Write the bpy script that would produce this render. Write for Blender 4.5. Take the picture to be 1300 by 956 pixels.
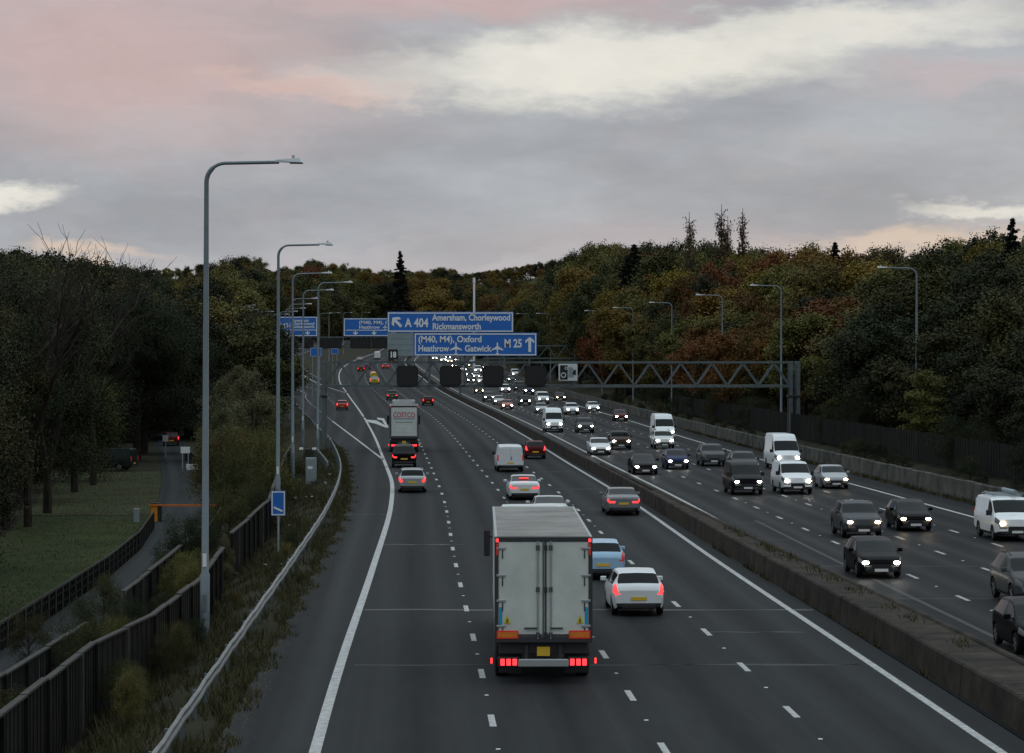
import bpy, math, random
import numpy as np
from mathutils import Vector, Matrix

S = bpy.context.scene
for _o in list(bpy.data.objects): bpy.data.objects.remove(_o)
COL = S.collection
rnd = random.Random(7)

# ------------------------------------------------------------------ camera
F_PX, HORIZON, CAM_H = 3300.0, 448.0, 8.7          # focal length in photo pixels, horizon row, height over the road
cam_d = bpy.data.cameras.new('camera'); cam = bpy.data.objects.new('camera', cam_d); COL.objects.link(cam)
cam.location = (0, 0, CAM_H); cam.rotation_euler = (math.radians(90), 0, 0)
cam_d.sensor_width = 36; cam_d.lens = F_PX / 1300 * 36
cam_d.shift_y = -(478 - HORIZON) / 1300
cam_d.clip_start = 0.5; cam_d.clip_end = 9000
S.camera = cam

# ------------------------------------------------------------------ sky, sun, exposure
SUN_EL, SUN_AZ = math.radians(6), math.radians(38)   # azimuth from +Y towards +X
W = bpy.data.worlds.new('World'); S.world = W; W.use_nodes = True
nt = W.node_tree; nt.nodes.clear()
def N(t, **k):
    n = nt.nodes.new(t)
    for a, v in k.items(): setattr(n, a, v)
    return n
def sock(v, s):
    if hasattr(v, 'is_linked') or hasattr(v, 'links'): nt.links.new(v, s)
    else: s.default_value = v
def mth(op, a, b=0.0, c=None, clamp=False):
    n = N('ShaderNodeMath', operation=op, use_clamp=clamp); sock(a, n.inputs[0]); sock(b, n.inputs[1])
    if c is not None: sock(c, n.inputs[2])
    return n.outputs[0]
def sstep(v, lo, hi):
    n = N('ShaderNodeMapRange', interpolation_type='SMOOTHSTEP'); sock(v, n.inputs[0])
    n.inputs[1].default_value = lo; n.inputs[2].default_value = hi
    return n.outputs[0]
def mixc(f, a, b):
    n = N('ShaderNodeMix', data_type='RGBA'); sock(f, n.inputs[0]); sock(a, n.inputs[6]); sock(b, n.inputs[7])
    return n.outputs[2]
def noise_at(vec, scale, detail=5, rough=.55):
    n = N('ShaderNodeTexNoise'); nt.links.new(vec, n.inputs['Vector'])
    n.inputs['Scale'].default_value = scale; n.inputs['Detail'].default_value = detail; n.inputs['Roughness'].default_value = rough
    return n.outputs['Fac']
tc = N('ShaderNodeTexCoord'); sep = N('ShaderNodeSeparateXYZ'); nt.links.new(tc.outputs['Generated'], sep.inputs[0])
dx, dy, dz = sep.outputs
az = mth('MULTIPLY', mth('ARCTAN2', dx, dy), 57.2958)   # degrees, 0 = +Y
el = mth('MULTIPLY', mth('ARCSINE', dz), 57.2958)
cmb = N('ShaderNodeCombineXYZ'); sock(mth('MULTIPLY', az, .30), cmb.inputs[0]); sock(mth('MULTIPLY', el, .95), cmb.inputs[1])
P = cmb.outputs[0]
n1 = noise_at(P, .50, 4, .5)          # broad cloud sheets
cm2 = N('ShaderNodeCombineXYZ'); sock(mth('MULTIPLY', az, .42), cm2.inputs[0]); sock(mth('MULTIPLY_ADD', el, 1.1, mth('MULTIPLY', az, .05)), cm2.inputs[1]); cm2.inputs[2].default_value = 9.3
n2 = noise_at(cm2.outputs[0], .8, 6, .55)
cm3 = N('ShaderNodeCombineXYZ'); sock(mth('MULTIPLY', az, .6), cm3.inputs[0]); sock(mth('MULTIPLY', el, 1.6), cm3.inputs[1]); cm3.inputs[2].default_value = 3.1
n3 = noise_at(cm3.outputs[0], .9, 7, .62)
wa = mth('MULTIPLY_ADD', n2, 5.0, -2.5); we = mth('MULTIPLY_ADD', n3, 1.7, -.85)
azw = mth('ADD', az, wa); elw = mth('ADD', el, we)
def patch(a0, e0, ra, re, lo=1.25, hi=.15, tilt=0.0):
    """soft patch of cloud or clear air round a direction (degrees), edges torn by the noises"""
    da = mth('SUBTRACT', azw, a0)
    u = mth('DIVIDE', da, ra); v = mth('DIVIDE', mth('SUBTRACT', mth('MULTIPLY_ADD', da, -tilt, elw), e0), re)
    return sstep(mth('SQRT', mth('ADD', mth('MULTIPLY', u, u), mth('MULTIPLY', v, v))), lo, hi)
GREY_LO = (.345, .363, .405, 1); GREY_HI = (.465, .49, .535, 1); PINK = (.63, .45, .44, 1); CREAM = (.84, .82, .75, 1); WARM = (.76, .61, .50, 1)
col = mixc(sstep(n1, .33, .68), GREY_LO, GREY_HI)
col = mixc(mth('MULTIPLY', sstep(n2, .5, .75), .15), col, PINK)
def over(c, color, *a, amt=1.0, **k): return mixc(mth('MULTIPLY', patch(*a, **k), amt), c, color)
# torn gaps and lit undersides of the sheet, by direction
col = over(col, PINK, -9.0, 6.5, 7.2, 2.5, amt=.82, tilt=-.06)
col = over(col, PINK, -1.0, 7.8, 6.5, .65, amt=.8)
col = over(col, (.72, .50, .45, 1), -4.4, 5.85, 2.6, .36, amt=.7, tilt=-.08)
col = over(col, CREAM, 2.0, 6.35, 5.4, .90, lo=1.4, hi=.3, tilt=.05)
col = over(col, CREAM, 7.4, 7.15, 3.8, .55, lo=1.5, hi=.1, amt=.9, tilt=.06)
col = over(col, CREAM, -10.9, 3.45, 1.4, .36, amt=.95)
col = over(col, (.58, .48, .50, 1), 9.4, 6.0, 2.4, .5, amt=.6)
col = over(col, (.49, .435, .46, 1), 3.0, 2.5, 5.5, .6, amt=.6)
col = over(col, (.56, .52, .54, 1), 0.0, 1.5, 16.0, .9, amt=.6)
col = over(col, WARM, 9.0, 2.35, 4.4, .46, amt=.8, tilt=.05)
col = over(col, CREAM, 10.4, 3.1, 2.0, .26, amt=.8)
col = over(col, WARM, -9.3, 2.1, 1.6, .24, amt=.8)
cm4 = N('ShaderNodeCombineXYZ'); sock(mth('MULTIPLY', azw, .8), cm4.inputs[0]); sock(mth('MULTIPLY', elw, 2.4), cm4.inputs[1]); cm4.inputs[2].default_value = 5.7
mot = mth('MULTIPLY_ADD', noise_at(cm4.outputs[0], .9, 5, .55), .22, .90)      # ripples in the cloud sheet
mv = N('ShaderNodeVectorMath', operation='SCALE'); nt.links.new(col, mv.inputs[0]); sock(mot, mv.inputs[3]); col = mv.outputs[0]
nish = N('ShaderNodeTexSky', sky_type='NISHITA', sun_disc=False); nish.sun_elevation = SUN_EL; nish.sun_rotation = SUN_AZ
up = sstep(el, 9, 55)                     # the cloud deck is thinner and brighter overhead
col = mixc(up, col, (1.14, 1.32, 1.42, 1))
vs = N('ShaderNodeVectorMath', operation='MULTIPLY_ADD'); nt.links.new(nish.outputs[0], vs.inputs[0]); vs.inputs[1].default_value = (.006,)*3; nt.links.new(col, vs.inputs[2])
bg = N('ShaderNodeBackground'); nt.links.new(vs.outputs[0], bg.inputs[0]); bg.inputs[1].default_value = .90
wo = N('ShaderNodeOutputWorld'); nt.links.new(bg.outputs[0], wo.inputs[0])
sun_d = bpy.data.lights.new('sun', 'SUN'); sun = bpy.data.objects.new('sun', sun_d); COL.objects.link(sun)
sun_d.energy = .12; sun_d.angle = math.radians(14); sun_d.color = (1, .80, .66)
sd = Vector((math.sin(SUN_AZ)*math.cos(SUN_EL), math.cos(SUN_AZ)*math.cos(SUN_EL), math.sin(SUN_EL)))
sun.rotation_euler = (-sd).to_track_quat('-Z', 'Y').to_euler()
S.view_settings.view_transform = 'Standard'; S.view_settings.look = 'None'
S.view_settings.exposure = 0; S.view_settings.gamma = 1; S.view_settings.use_curve_mapping = False
S.render.engine = 'CYCLES'; S.cycles.use_denoising = True
S.cycles.max_bounces = 4; S.cycles.diffuse_bounces = 2; S.cycles.glossy_bounces = 2; S.cycles.transparent_max_bounces = 4
S.cycles.caustics_reflective = False; S.cycles.caustics_refractive = False

# ------------------------------------------------------------------ helpers
def spl(pts):
    """smooth curve through (Y, value) points, straight beyond the ends"""
    xs = np.array([p[0] for p in pts], float); ys = np.array([p[1] for p in pts], float)
    m = np.gradient(ys, xs)
    def f(t):
        if t <= xs[0]: return float(ys[0] + m[0]*(t-xs[0]))
        if t >= xs[-1]: return float(ys[-1] + m[-1]*(t-xs[-1]))
        i = int(np.searchsorted(xs, t)) - 1; h = xs[i+1]-xs[i]; u = (t-xs[i])/h
        return float((2*u**3-3*u*u+1)*ys[i] + (u**3-2*u*u+u)*h*m[i] + (3*u*u-2*u**3)*ys[i+1] + (u**3-u*u)*h*m[i+1])
    return f
def lin(pts):
    xs = [p[0] for p in pts]; ys = [p[1] for p in pts]
    return lambda t: float(np.interp(t, xs, ys))
def smooth(a, b, t):
    u = min(1, max(0, (t-a)/(b-a))); return u*u*(3-2*u)

def setp(o, label=None, cat=None, group=None, kind=None):
    for k, v in (('label', label), ('category', cat), ('group', group), ('kind', kind)):
        if v: o[k] = v
    return o
class MB:
    """collects faces with material slots; build() links them as one mesh object"""
    def __init__(s): s.v = []; s.f = []; s.m = []
    def add(s, vs, fs, m=0):
        b = len(s.v); s.v += [tuple(p) for p in vs]; s.f += [tuple(b+i for i in f) for f in fs]; s.m += [m]*len(fs); return s
    def box(s, c, d, m=0, bev=0.0, rot=None):
        x, y, z = d[0]/2, d[1]/2, d[2]/2
        if bev <= 0:
            vs = [(-x,-y,-z),(x,-y,-z),(x,y,-z),(-x,y,-z),(-x,-y,z),(x,-y,z),(x,y,z),(-x,y,z)]
            fs = [(3,2,1,0),(4,5,6,7),(0,1,5,4),(1,2,6,5),(2,3,7,6),(3,0,4,7)]
        else:                                     # all vertical edges and the top and bottom rims chamfered
            b = min(bev, x*.9, y*.9, z*.9)
            def ring(ix, iy, zz):
                return [(-ix+b,-iy,zz),(ix-b,-iy,zz),(ix,-iy+b,zz),(ix,iy-b,zz),(ix-b,iy,zz),(-ix+b,iy,zz),(-ix,iy-b,zz),(-ix,-iy+b,zz)]
            vs = ring(x-b*.5, y-b*.5, -z) + ring(x, y, -z+b*.6) + ring(x, y, z-b*.6) + ring(x-b*.5, y-b*.5, z)
            fs = [tuple(range(7, -1, -1)), tuple(range(24, 32))]
            for k in range(3):
                for i in range(8): fs.append((k*8+i, k*8+(i+1) % 8, k*8+8+(i+1) % 8, k*8+8+i))
        M = Matrix.Translation(Vector(c)) @ (rot.to_4x4() if rot else Matrix.Identity(4))
        return s.add([M @ Vector(p) for p in vs], fs, m)
    def tube(s, pts, r, n=8, m=0, cap=True):
        pts = [Vector(p) for p in pts]; R = r if isinstance(r, (list, tuple)) else [r]*len(pts)
        vs = []; fs = []; ref = None
        for i, p in enumerate(pts):
            t = (pts[min(i+1, len(pts)-1)] - pts[max(i-1, 0)]).normalized()
            if ref is None: ref = t.orthogonal().normalized()
            a = (ref - t*ref.dot(t)).normalized(); ref = a; b = t.cross(a)
            for k in range(n):
                q = 2*math.pi*k/n; vs.append(p + (a*math.cos(q) + b*math.sin(q))*R[i])
        for i in range(len(pts)-1):
            for k in range(n): fs.append((i*n+k, i*n+(k+1) % n, (i+1)*n+(k+1) % n, (i+1)*n+k))
        if cap: fs += [tuple(range(n-1, -1, -1)), tuple(range((len(pts)-1)*n, len(pts)*n))]
        return s.add(vs, fs, m)
    def bar(s, a, b, w, h, m=0):
        """square bar from a to b, w across, h up"""
        a, b = Vector(a), Vector(b); t = (b-a).normalized(); up = Vector((0,0,1)) if abs(t.z) < .95 else Vector((0,1,0))
        x = t.cross(up).normalized()*w/2; z = x.cross(t).normalized()*h/2
        vs = [a-x-z, a+x-z, a+x+z, a-x+z, b-x-z, b+x-z, b+x+z, b-x+z]
        return s.add(vs, [(3,2,1,0),(4,5,6,7),(0,1,5,4),(1,2,6,5),(2,3,7,6),(3,0,4,7)], m)
    def prism(s, poly, y0, y1, m=0):
        """polygon in x,z pushed from y0 to y1"""
        n = len(poly); vs = [(x, y0, z) for x, z in poly] + [(x, y1, z) for x, z in poly]
        fs = [tuple(range(n)), tuple(range(2*n-1, n-1, -1))] + [((i+1) % n, i, n+i, n+(i+1) % n) for i in range(n)]
        return s.add(vs, fs, m)
    def mesh(s, name, mats, smooth_=False):
        me = bpy.data.meshes.new(name); me.from_pydata(s.v, [], s.f)
        for m in (mats if isinstance(mats, (list, tuple)) else [mats]): me.materials.append(m)
        me.polygons.foreach_set('material_index', s.m)
        if smooth_:
            me.polygons.foreach_set('use_smooth', [True]*len(s.f))
            me.set_sharp_from_angle(angle=math.radians(42))
        me.update(); return me
    def build(s, name, mats, parent=None, smooth_=False, loc=None):
        return link(name, s.mesh(name, mats, smooth_), parent, loc)
def link(name, data, parent=None, loc=None, rz=None):
    o = bpy.data.objects.new(name, data); COL.objects.link(o)
    if parent is not None: o.parent = parent
    if loc is not None: o.location = loc
    if rz is not None: o.rotation_euler = (0, 0, rz)
    return o
def empty(name, loc=(0,0,0), rz=0.0):
    o = link(name, None, None, loc, rz); o.empty_display_size = .3; return o

def mat(name, color, rough=.6, spec=.4, metal=0.0, emit=None, estr=0.0, var=0.0, vscale=3.0, bump=0.0, bscale=20.0, coat=0.0, rand=0.0, color2=None, coord='Object', det=5):
    m = bpy.data.materials.new(name); m.use_nodes = True; t = m.node_tree; b = t.nodes['Principled BSDF']
    b.inputs['Base Color'].default_value = (*color, 1); b.inputs['Roughness'].default_value = rough
    b.inputs['Specular IOR Level'].default_value = spec; b.inputs['Metallic'].default_value = metal
    b.inputs['Coat Weight'].default_value = coat; b.inputs['Coat Roughness'].default_value = .06
    if emit: b.inputs['Emission Color'].default_value = (*emit, 1); b.inputs['Emission Strength'].default_value = estr
    c = t.nodes.new('ShaderNodeTexCoord')
    if var or color2:
        n = t.nodes.new('ShaderNodeTexNoise'); n.inputs['Scale'].default_value = vscale; n.inputs['Detail'].default_value = det; n.inputs['Roughness'].default_value = .65
        t.links.new(c.outputs[coord], n.inputs['Vector'])
        r = t.nodes.new('ShaderNodeMapRange'); r.inputs[1].default_value = .3; r.inputs[2].default_value = .7; t.links.new(n.outputs['Fac'], r.inputs[0])
        x = t.nodes.new('ShaderNodeMix'); x.data_type = 'RGBA'; t.links.new(r.outputs[0], x.inputs[0])
        x.inputs[6].default_value = (*[k*(1-var) for k in color], 1); x.inputs[7].default_value = (*(color2 or [min(1, k*(1+var)) for k in color]), 1)
        out = x.outputs[2]
        if rand:
            oi = t.nodes.new('ShaderNodeObjectInfo'); h = t.nodes.new('ShaderNodeHueSaturation'); rr = t.nodes.new('ShaderNodeMapRange')
            rr.inputs[3].default_value = 1-rand; rr.inputs[4].default_value = 1+rand; t.links.new(oi.outputs['Random'], rr.inputs[0]); t.links.new(rr.outputs[0], h.inputs['Value'])
            r2 = t.nodes.new('ShaderNodeMapRange'); r2.inputs[3].default_value = .5-rand*.07; r2.inputs[4].default_value = .5+rand*.07
            m7 = t.nodes.new('ShaderNodeMath'); m7.operation = 'FRACT'; m8 = t.nodes.new('ShaderNodeMath'); m8.operation = 'MULTIPLY'; m8.inputs[1].default_value = 7.31
            t.links.new(oi.outputs['Random'], m8.inputs[0]); t.links.new(m8.outputs[0], m7.inputs[0]); t.links.new(m7.outputs[0], r2.inputs[0]); t.links.new(r2.outputs[0], h.inputs['Hue'])
            t.links.new(out, h.inputs['Color']); out = h.outputs[0]
        t.links.new(out, b.inputs['Base Color'])
    if bump:
        n = t.nodes.new('ShaderNodeTexNoise'); n.inputs['Scale'].default_value = bscale; n.inputs['Detail'].default_value = 4; t.links.new(c.outputs[coord], n.inputs['Vector'])
        p = t.nodes.new('ShaderNodeBump'); p.inputs['Strength'].default_value = bump; p.inputs['Distance'].default_value = .05
        t.links.new(n.outputs['Fac'], p.inputs['Height']); t.links.new(p.outputs[0], b.inputs['Normal'])
    return m

# ------------------------------------------------------------------ the lie of the land (metres; camera over 0,0; the road runs along +Y)
def zm(Y):                     # height of the main road: flat, then climbing gently
    if Y < 280: return 0.0
    if Y < 600: return 2.5e-5*(Y-280)**2
    return 2.56 + .016*(Y-600)
_zs = lin([(0,0),(280,0),(400,.55),(470,1.0),(490,1.1025),(517,1.8),(600,3.9),(700,6.4),(800,8.9),(1000,12.5),(1600,20)])
def zslip(Y): return max(_zs(Y), zm(Y)) if Y < 470 else _zs(Y)
ML = spl([(20,12.0),(68.7,10.2),(108.7,8.57),(149.5,7.1),(208,4.3),(281,.9),(340,-2.3),(420,-7.7),(540,-16.3),(640,-22.9),(720,-28.5),(800,-33),(1000,-37.5),(1300,-46),(1700,-75)])
AL = spl([(20,-3.0),(68.7,-4.68),(104,-5.6),(149.5,-6.95),(177,-8.2),(192.7,-9.2),(211,-10.4),(260,-13.6),(346,-19.7),(490,-31.1),(585,-38.8),(720,-47),(800,-49.7),(1000,-52),(1300,-61),(1700,-92)])
LW = lin([(200,3.65),(346,3.9),(480,4.2),(585,4.5),(720,4.3),(1000,3.75)])
BL = spl([(211,-10.4),(290,-18.6),(362,-26.2),(468,-37.2),(490,-38.9),(517,-44),(600,-56.3),(640,-61.3),(700,-67.2),(760,-71),(800,-71),(1000,-70)])
SR = spl([(490,-31.1),(517,-36.4),(600,-48.7),(640,-53.7),(700,-59.6),(760,-63.3),(800,-63.4),(1000,-62)])
XE = spl([(20,-5.6),(68.7,-6.87),(104,-7.9),(149.5,-9.5),(185,-11.6),(236,-15.6),(290,-21.2),(362,-28.9),(468,-39.8),(490,-41.8),(517,-47),(600,-59.3),(640,-64.3),(700,-70.2),(760,-74),(800,-74),(1000,-73)])
RO = spl([(20,18.0),(100,17.6),(150,16.7),(200,16.3),(250,16.1),(320,16.6),(440,17.4),(600,17.6),(1700,17.6)])
RI = lambda Y: ML(Y)+3.1
RH = lambda Y: ML(Y)+RO(Y)
RW = lambda Y: RH(Y)+3.0
GUARD = spl([(20,-6.2),(62.8,-7.5),(80,-8.0),(104,-8.68),(137,-9.75),(185,-12.2),(224,-15.3),(260,-18.6),(300,-22.7),(362,-29.5),(440,-37.5)])
_pl = lin([(0,-.04),(.8,-.05),(2.2,-.35),(5.0,-1.5),(36,-1.5),(60,1.5),(120,8),(400,14)])
_pr = lin([(0,.55),(2,.7),(10,2.2),(60,9.5),(140,14),(400,16)])
def gz(X, Y):
    z = zm(Y); a = XE(Y); w = RW(Y); hill = .034*min(780, max(0, Y-620))*smooth(3200, 1700, Y)*smooth(-260, -150, X) if Y > 620 else 0.0
    if X < a:
        s = a-X; fl = smooth(560, 700, Y)
        p = _pl(s); p = p*(1-fl) + max(-.04, p)*fl if p < -.04 else p
        return zslip(Y) + p + hill*max(smooth(8, 90, s), smooth(1240, 1420, Y))
    if X > w:
        s = X-w; return z + _pr(s) + hill*max(smooth(6, 80, s), smooth(1240, 1420, Y))
    if Y > 485 and X < AL(Y)-.8:
        r = SR(Y)+.6; l = AL(Y)-.8
        if X > r:
            u = (X-r)/max(.01, l-r); return zslip(Y)*(1-u) + z*u - .05 + .0*u
        return zslip(Y)-.12
    return z-.12 + hill*smooth(1240, 1420, Y)
def G(x, y, h=0.0):
    """point of the road plane, or h above it, seen at photo pixel x, y"""
    lo, hi = 15.0, 1800.0
    for _ in range(50):
        Y = (lo+hi)/2
        if HORIZON + F_PX*(CAM_H-h-zm(Y))/Y > y: lo = Y
        else: hi = Y
    return Vector(((x-650)*Y/F_PX, Y, zm(Y)+h))
def heading(Y): return math.atan2(-(ML(Y+4)-ML(Y-4)), 8.0)     # rotation about z of a thing looking along the road
# ------------------------------------------------------------------ materials
WHITE_LINE = mat('worn_white_road_paint', (.22,.22,.215), .65, .3, var=.2, vscale=4.5, color2=(.50,.50,.49), det=7)
CONC = mat('weathered_concrete', (.105,.102,.092), .85, .2, var=.45, vscale=.9, bump=.3, bscale=8)
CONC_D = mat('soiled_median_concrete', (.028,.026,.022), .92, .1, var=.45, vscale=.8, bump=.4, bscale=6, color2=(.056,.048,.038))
CONC_WALL = mat('stained_wall_concrete', (.050,.050,.045), .9, .15, var=.5, vscale=.7, bump=.3, bscale=6, color2=(.12,.118,.105))
GALV = mat('galvanised_steel', (.30,.34,.36), .5, .5, .35, var=.18, vscale=3)
GALV_D = mat('dull_gantry_steel', (.085,.108,.112), .55, .45, .2, var=.2, vscale=2)
RAIL = mat('weathered_rail_steel', (.17,.175,.17), .55, .4, .3, var=.25, vscale=1.5)
TIMBER = mat('dark_fence_timber', (.0105,.0095,.0085), .92, .15, var=.4, vscale=1.7, rand=.25)
TIMBER_CAP = mat('grey_fence_capping', (.048,.045,.040), .85, .2, var=.3, vscale=2)
BLUE = mat('motorway_sign_blue', (.009,.115,.43), .38, .5, var=.08, vscale=.6)
SIGN_WHITE = mat('sign_white', (.66,.68,.67), .4, .5)
SIGN_GREY = mat('sign_backing_grey', (.19,.24,.25), .5, .4, var=.12, vscale=.8)
BLACK = mat('black_signal_panel', (.006,.006,.007), .5, .4)
DARKPLASTIC = mat('black_plastic', (.012,.012,.013), .55, .4)
RUBBER = mat('tyre_rubber', (.012,.012,.012), .85, .2)
RIMM = mat('alloy_rim', (.28,.29,.30), .35, .5, .7)
GLASS = mat('dark_car_glass', (.006,.008,.009), .10, .12)
HEADL = mat('headlamp_lit', (.8,.8,.8), .3, .5, emit=(1,.93,.80), estr=55)
HEADW = mat('halogen_headlamp_lit', (.8,.7,.6), .3, .5, emit=(1,.74,.44), estr=34)
HEADOFF = mat('headlamp_lens', (.12,.125,.13), .15, .5)
TAIL = mat('tail_lamp_lit', (.35,.01,.01), .25, .5, emit=(1,.03,.035), estr=1.0)
BRAKE = mat('brake_lamp_lit', (.35,.01,.01), .25, .5, emit=(1,.035,.035), estr=2.4)
TAILOFF = mat('tail_lamp_lens', (.20,.012,.012), .2, .5, emit=(1,.04,.04), estr=.18)
AMBER = mat('amber_lamp', (.5,.12,.01), .3, .5, emit=(1,.25,.05), estr=.6)
PLATE_Y = mat('yellow_number_plate', (.62,.40,.03), .5, .4)
PLATE_W = mat('white_number_plate', (.62,.62,.60), .5, .4)
LETTER = mat('plate_lettering', (.01,.01,.01), .5, .3)

def asphalt(name, base, uv_lane, rough=.74, spec=.04):
    m = bpy.data.materials.new(name); m.use_nodes = True; t = m.node_tree; b = t.nodes['Principled BSDF']; L = t.links.new
    uv = t.nodes.new('ShaderNodeUVMap'); uv.uv_map = 'road'
    sp = t.nodes.new('ShaderNodeSeparateXYZ'); L(uv.outputs[0], sp.inputs[0])
    def M(op, a, bb=0.0, cl=False):
        n = t.nodes.new('ShaderNodeMath'); n.operation = op; n.use_clamp = cl
        for i, v in enumerate((a, bb)):
            if hasattr(v, 'links'): L(v, n.inputs[i])
            else: n.inputs[i].default_value = v
        return n.outputs[0]
    def NZ(sx, sy, det=4, seed=0.0):
        mp = t.nodes.new('ShaderNodeMapping'); mp.inputs['Scale'].default_value = (sx, sy, 1); mp.inputs['Location'].default_value = (seed, seed*.7, seed)
        L(uv.outputs[0], mp.inputs[0]); n = t.nodes.new('ShaderNodeTexNoise'); n.inputs['Scale'].default_value = 1; n.inputs['Detail'].default_value = det; n.inputs['Roughness'].default_value = .62
        L(mp.outputs[0], n.inputs['Vector']); return n.outputs['Fac']
    big = NZ(.10, .022, 4, 1.3); fine = NZ(2.2, .35, 5, 4.0); grit = NZ(16, 9, 3, 8.0); streak = NZ(1.5, .008, 3, 2.2)
    # two polished wheel tracks and one oily strip in every lane
    ph = M('FRACT', M('MULTIPLY', sp.outputs[0], 1/uv_lane)); tr = M('ABSOLUTE', M('SUBTRACT', M('ABSOLUTE', M('SUBTRACT', ph, .5)), .27))
    track = M('SUBTRACT', 1.0, M('MULTIPLY', tr, 7.0), True); oil = M('SUBTRACT', 1.0, M('MULTIPLY', M('ABSOLUTE', M('SUBTRACT', ph, .5)), 6.5), True)
    v = M('ADD', M('MULTIPLY', M('SUBTRACT', big, .5), 1.0), M('MULTIPLY', M('SUBTRACT', fine, .5), .45))
    v = M('ADD', v, M('MULTIPLY', M('SUBTRACT', streak, .5), .9)); v = M('ADD', v, M('MULTIPLY', M('SUBTRACT', grit, .5), .35))
    v = M('ADD', M('ADD', M('SUBTRACT', v, M('MULTIPLY', oil, M('ADD', .14, M('MULTIPLY', streak, .36)))), M('MULTIPLY', track, .06)), 1.06)
    mx = t.nodes.new('ShaderNodeVectorMath'); mx.operation = 'SCALE'; mx.inputs[0].default_value = base; L(v, mx.inputs[3]); L(mx.outputs[0], b.inputs['Base Color'])
    L(M('ADD', M('MULTIPLY', M('SUBTRACT', big, .5), .25), M('SUBTRACT', rough, M('MULTIPLY', track, .07))), b.inputs['Roughness'])
    b.inputs['Specular IOR Level'].default_value = spec
    bp = t.nodes.new('ShaderNodeBump'); bp.inputs['Strength'].default_value = .25; bp.inputs['Distance'].default_value = .02; L(grit, bp.inputs['Height']); L(bp.outputs[0], b.inputs['Normal'])
    return m
ASPHALT = asphalt('motorway_asphalt', (.0240,.0256,.0268), 3.65)
ASPHALT_R = asphalt('worn_motorway_asphalt', (.0175,.0188,.0200), 3.65, .58, .025)
PATH_M = asphalt('service_road_asphalt', (.030,.033,.034), 3.0, .85)
SOIL = mat('dark_grassy_soil', (.020,.022,.011), .95, .1, var=.45, vscale=.35, bump=.5, bscale=3, color2=(.034,.030,.018), coord='Generated')
SOIL.node_tree.nodes['Noise Texture'].inputs['Scale'].default_value = .25
for n_ in list(SOIL.node_tree.nodes):
    if n_.type == 'TEX_COORD':
        for l_ in list(SOIL.node_tree.links):
            if l_.from_node == n_: SOIL.node_tree.links.new(n_.outputs['Object'], l_.to_socket)
LAWN = mat('mown_grass', (.022,.036,.010), .95, .1, var=.35, vscale=.3, bump=.5, bscale=12, color2=(.040,.046,.016))
VERGE = mat('rough_dry_grass', (.042,.040,.022), .95, .1, var=.4, vscale=.4, bump=.5, bscale=8, color2=(.05,.055,.024))

# ------------------------------------------------------------------ ground sheet
def sheet(name, xs_of, ys, zf, material, uvf=None, kind='structure', drop=0.0):
    """strip of quads: for each Y a row of X; zf(X, Y) gives the height"""
    rows = [xs_of(Y) for Y in ys]; n = len(rows[0])
    v = [(X, Y, zf(X, Y)+drop) for Y, r in zip(ys, rows) for X in r]
    f = [(j*n+i, j*n+i+1, (j+1)*n+i+1, (j+1)*n+i) for j in range(len(ys)-1) for i in range(n-1)]
    me = bpy.data.meshes.new(name); me.from_pydata(v, [], f); me.materials.append(material)
    if uvf:
        u = me.uv_layers.new(name='road'); co = [uvf(*p) for p in v]
        for lp in me.loops: u.data[lp.index].uv = co[lp.vertex_index]
    me.polygons.foreach_set('use_smooth', [True]*len(f)); me.update()
    o = link(name, me)
    if kind: o['kind'] = kind
    return o
YS = [-900, -500, -260, -140, -80, -40, -10] + [15 + 5*i for i in range(28)] + [155 + 8*i for i in range(56)] + [603 + 16*i for i in range(64)] + [1640 + 150*i for i in range(12)] + [3600, 4600, 6500]
def gx(Y):
    a, w = XE(Y), RW(Y)
    left = [a-s for s in (2500, 1200, 600, 350, 200, 130, 95, 75, 60, 50, 42, 36, 30, 25, 20, 16, 12, 9, 7, 6, 5, 4.2, 3.4, 2.8, 2.2, 1.5, .8, .0)]
    if Y > 485: l = AL(Y)-.8; r = max(SR(Y)+.6, a+.5); r = min(r, l-.1)
    else: l = a+(w-a)*.4; r = a+(w-a)*.2
    mid = [r, (r+l)/2, l, w-.3]
    return left + mid + [w+s for s in (.15, 1, 2.2, 4, 7, 10, 15, 22, 30, 40, 55, 75, 100, 140, 220, 400, 800, 1500, 2500)]
ground = sheet('ground', gx, YS, gz, SOIL)

# ------------------------------------------------------------------ carriageways
YR = [-320, -160, -80, -40, -12] + [15 + 4*i for i in range(120)]; YM = [Y for Y in YR if Y <= 490] + [490]
YF = [490 + 8*i for i in range(100)]
frac = lambda a, b, n: [a + (b-a)*i/n for i in range(n+1)]
uvL = lambda X, Y, z: (X-ML(Y)+36.5, Y)
road = sheet('left_carriageway', lambda Y: frac(XE(Y) if Y <= 490 else AL(Y)-1.0, ML(Y)+.88, 10), sorted(set(YM + YF)), lambda X, Y: zm(Y), ASPHALT, uvL)
slip = sheet('slip_road', lambda Y: frac(XE(Y), SR(Y)+.6, 5), [490.0]+[494+8*i for i in range(100)], lambda X, Y: zslip(Y), ASPHALT, lambda X, Y, z: (X-SR(Y)+36.5, Y))
road_r = sheet('right_carriageway', lambda Y: frac(ML(Y)+.92, RW(Y), 9), sorted(set(YR + YF)), lambda X, Y: zm(Y), ASPHALT_R, lambda X, Y, z: ((X-RI(Y))*14.6/(RH(Y)-RI(Y))+36.5, Y))

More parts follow.
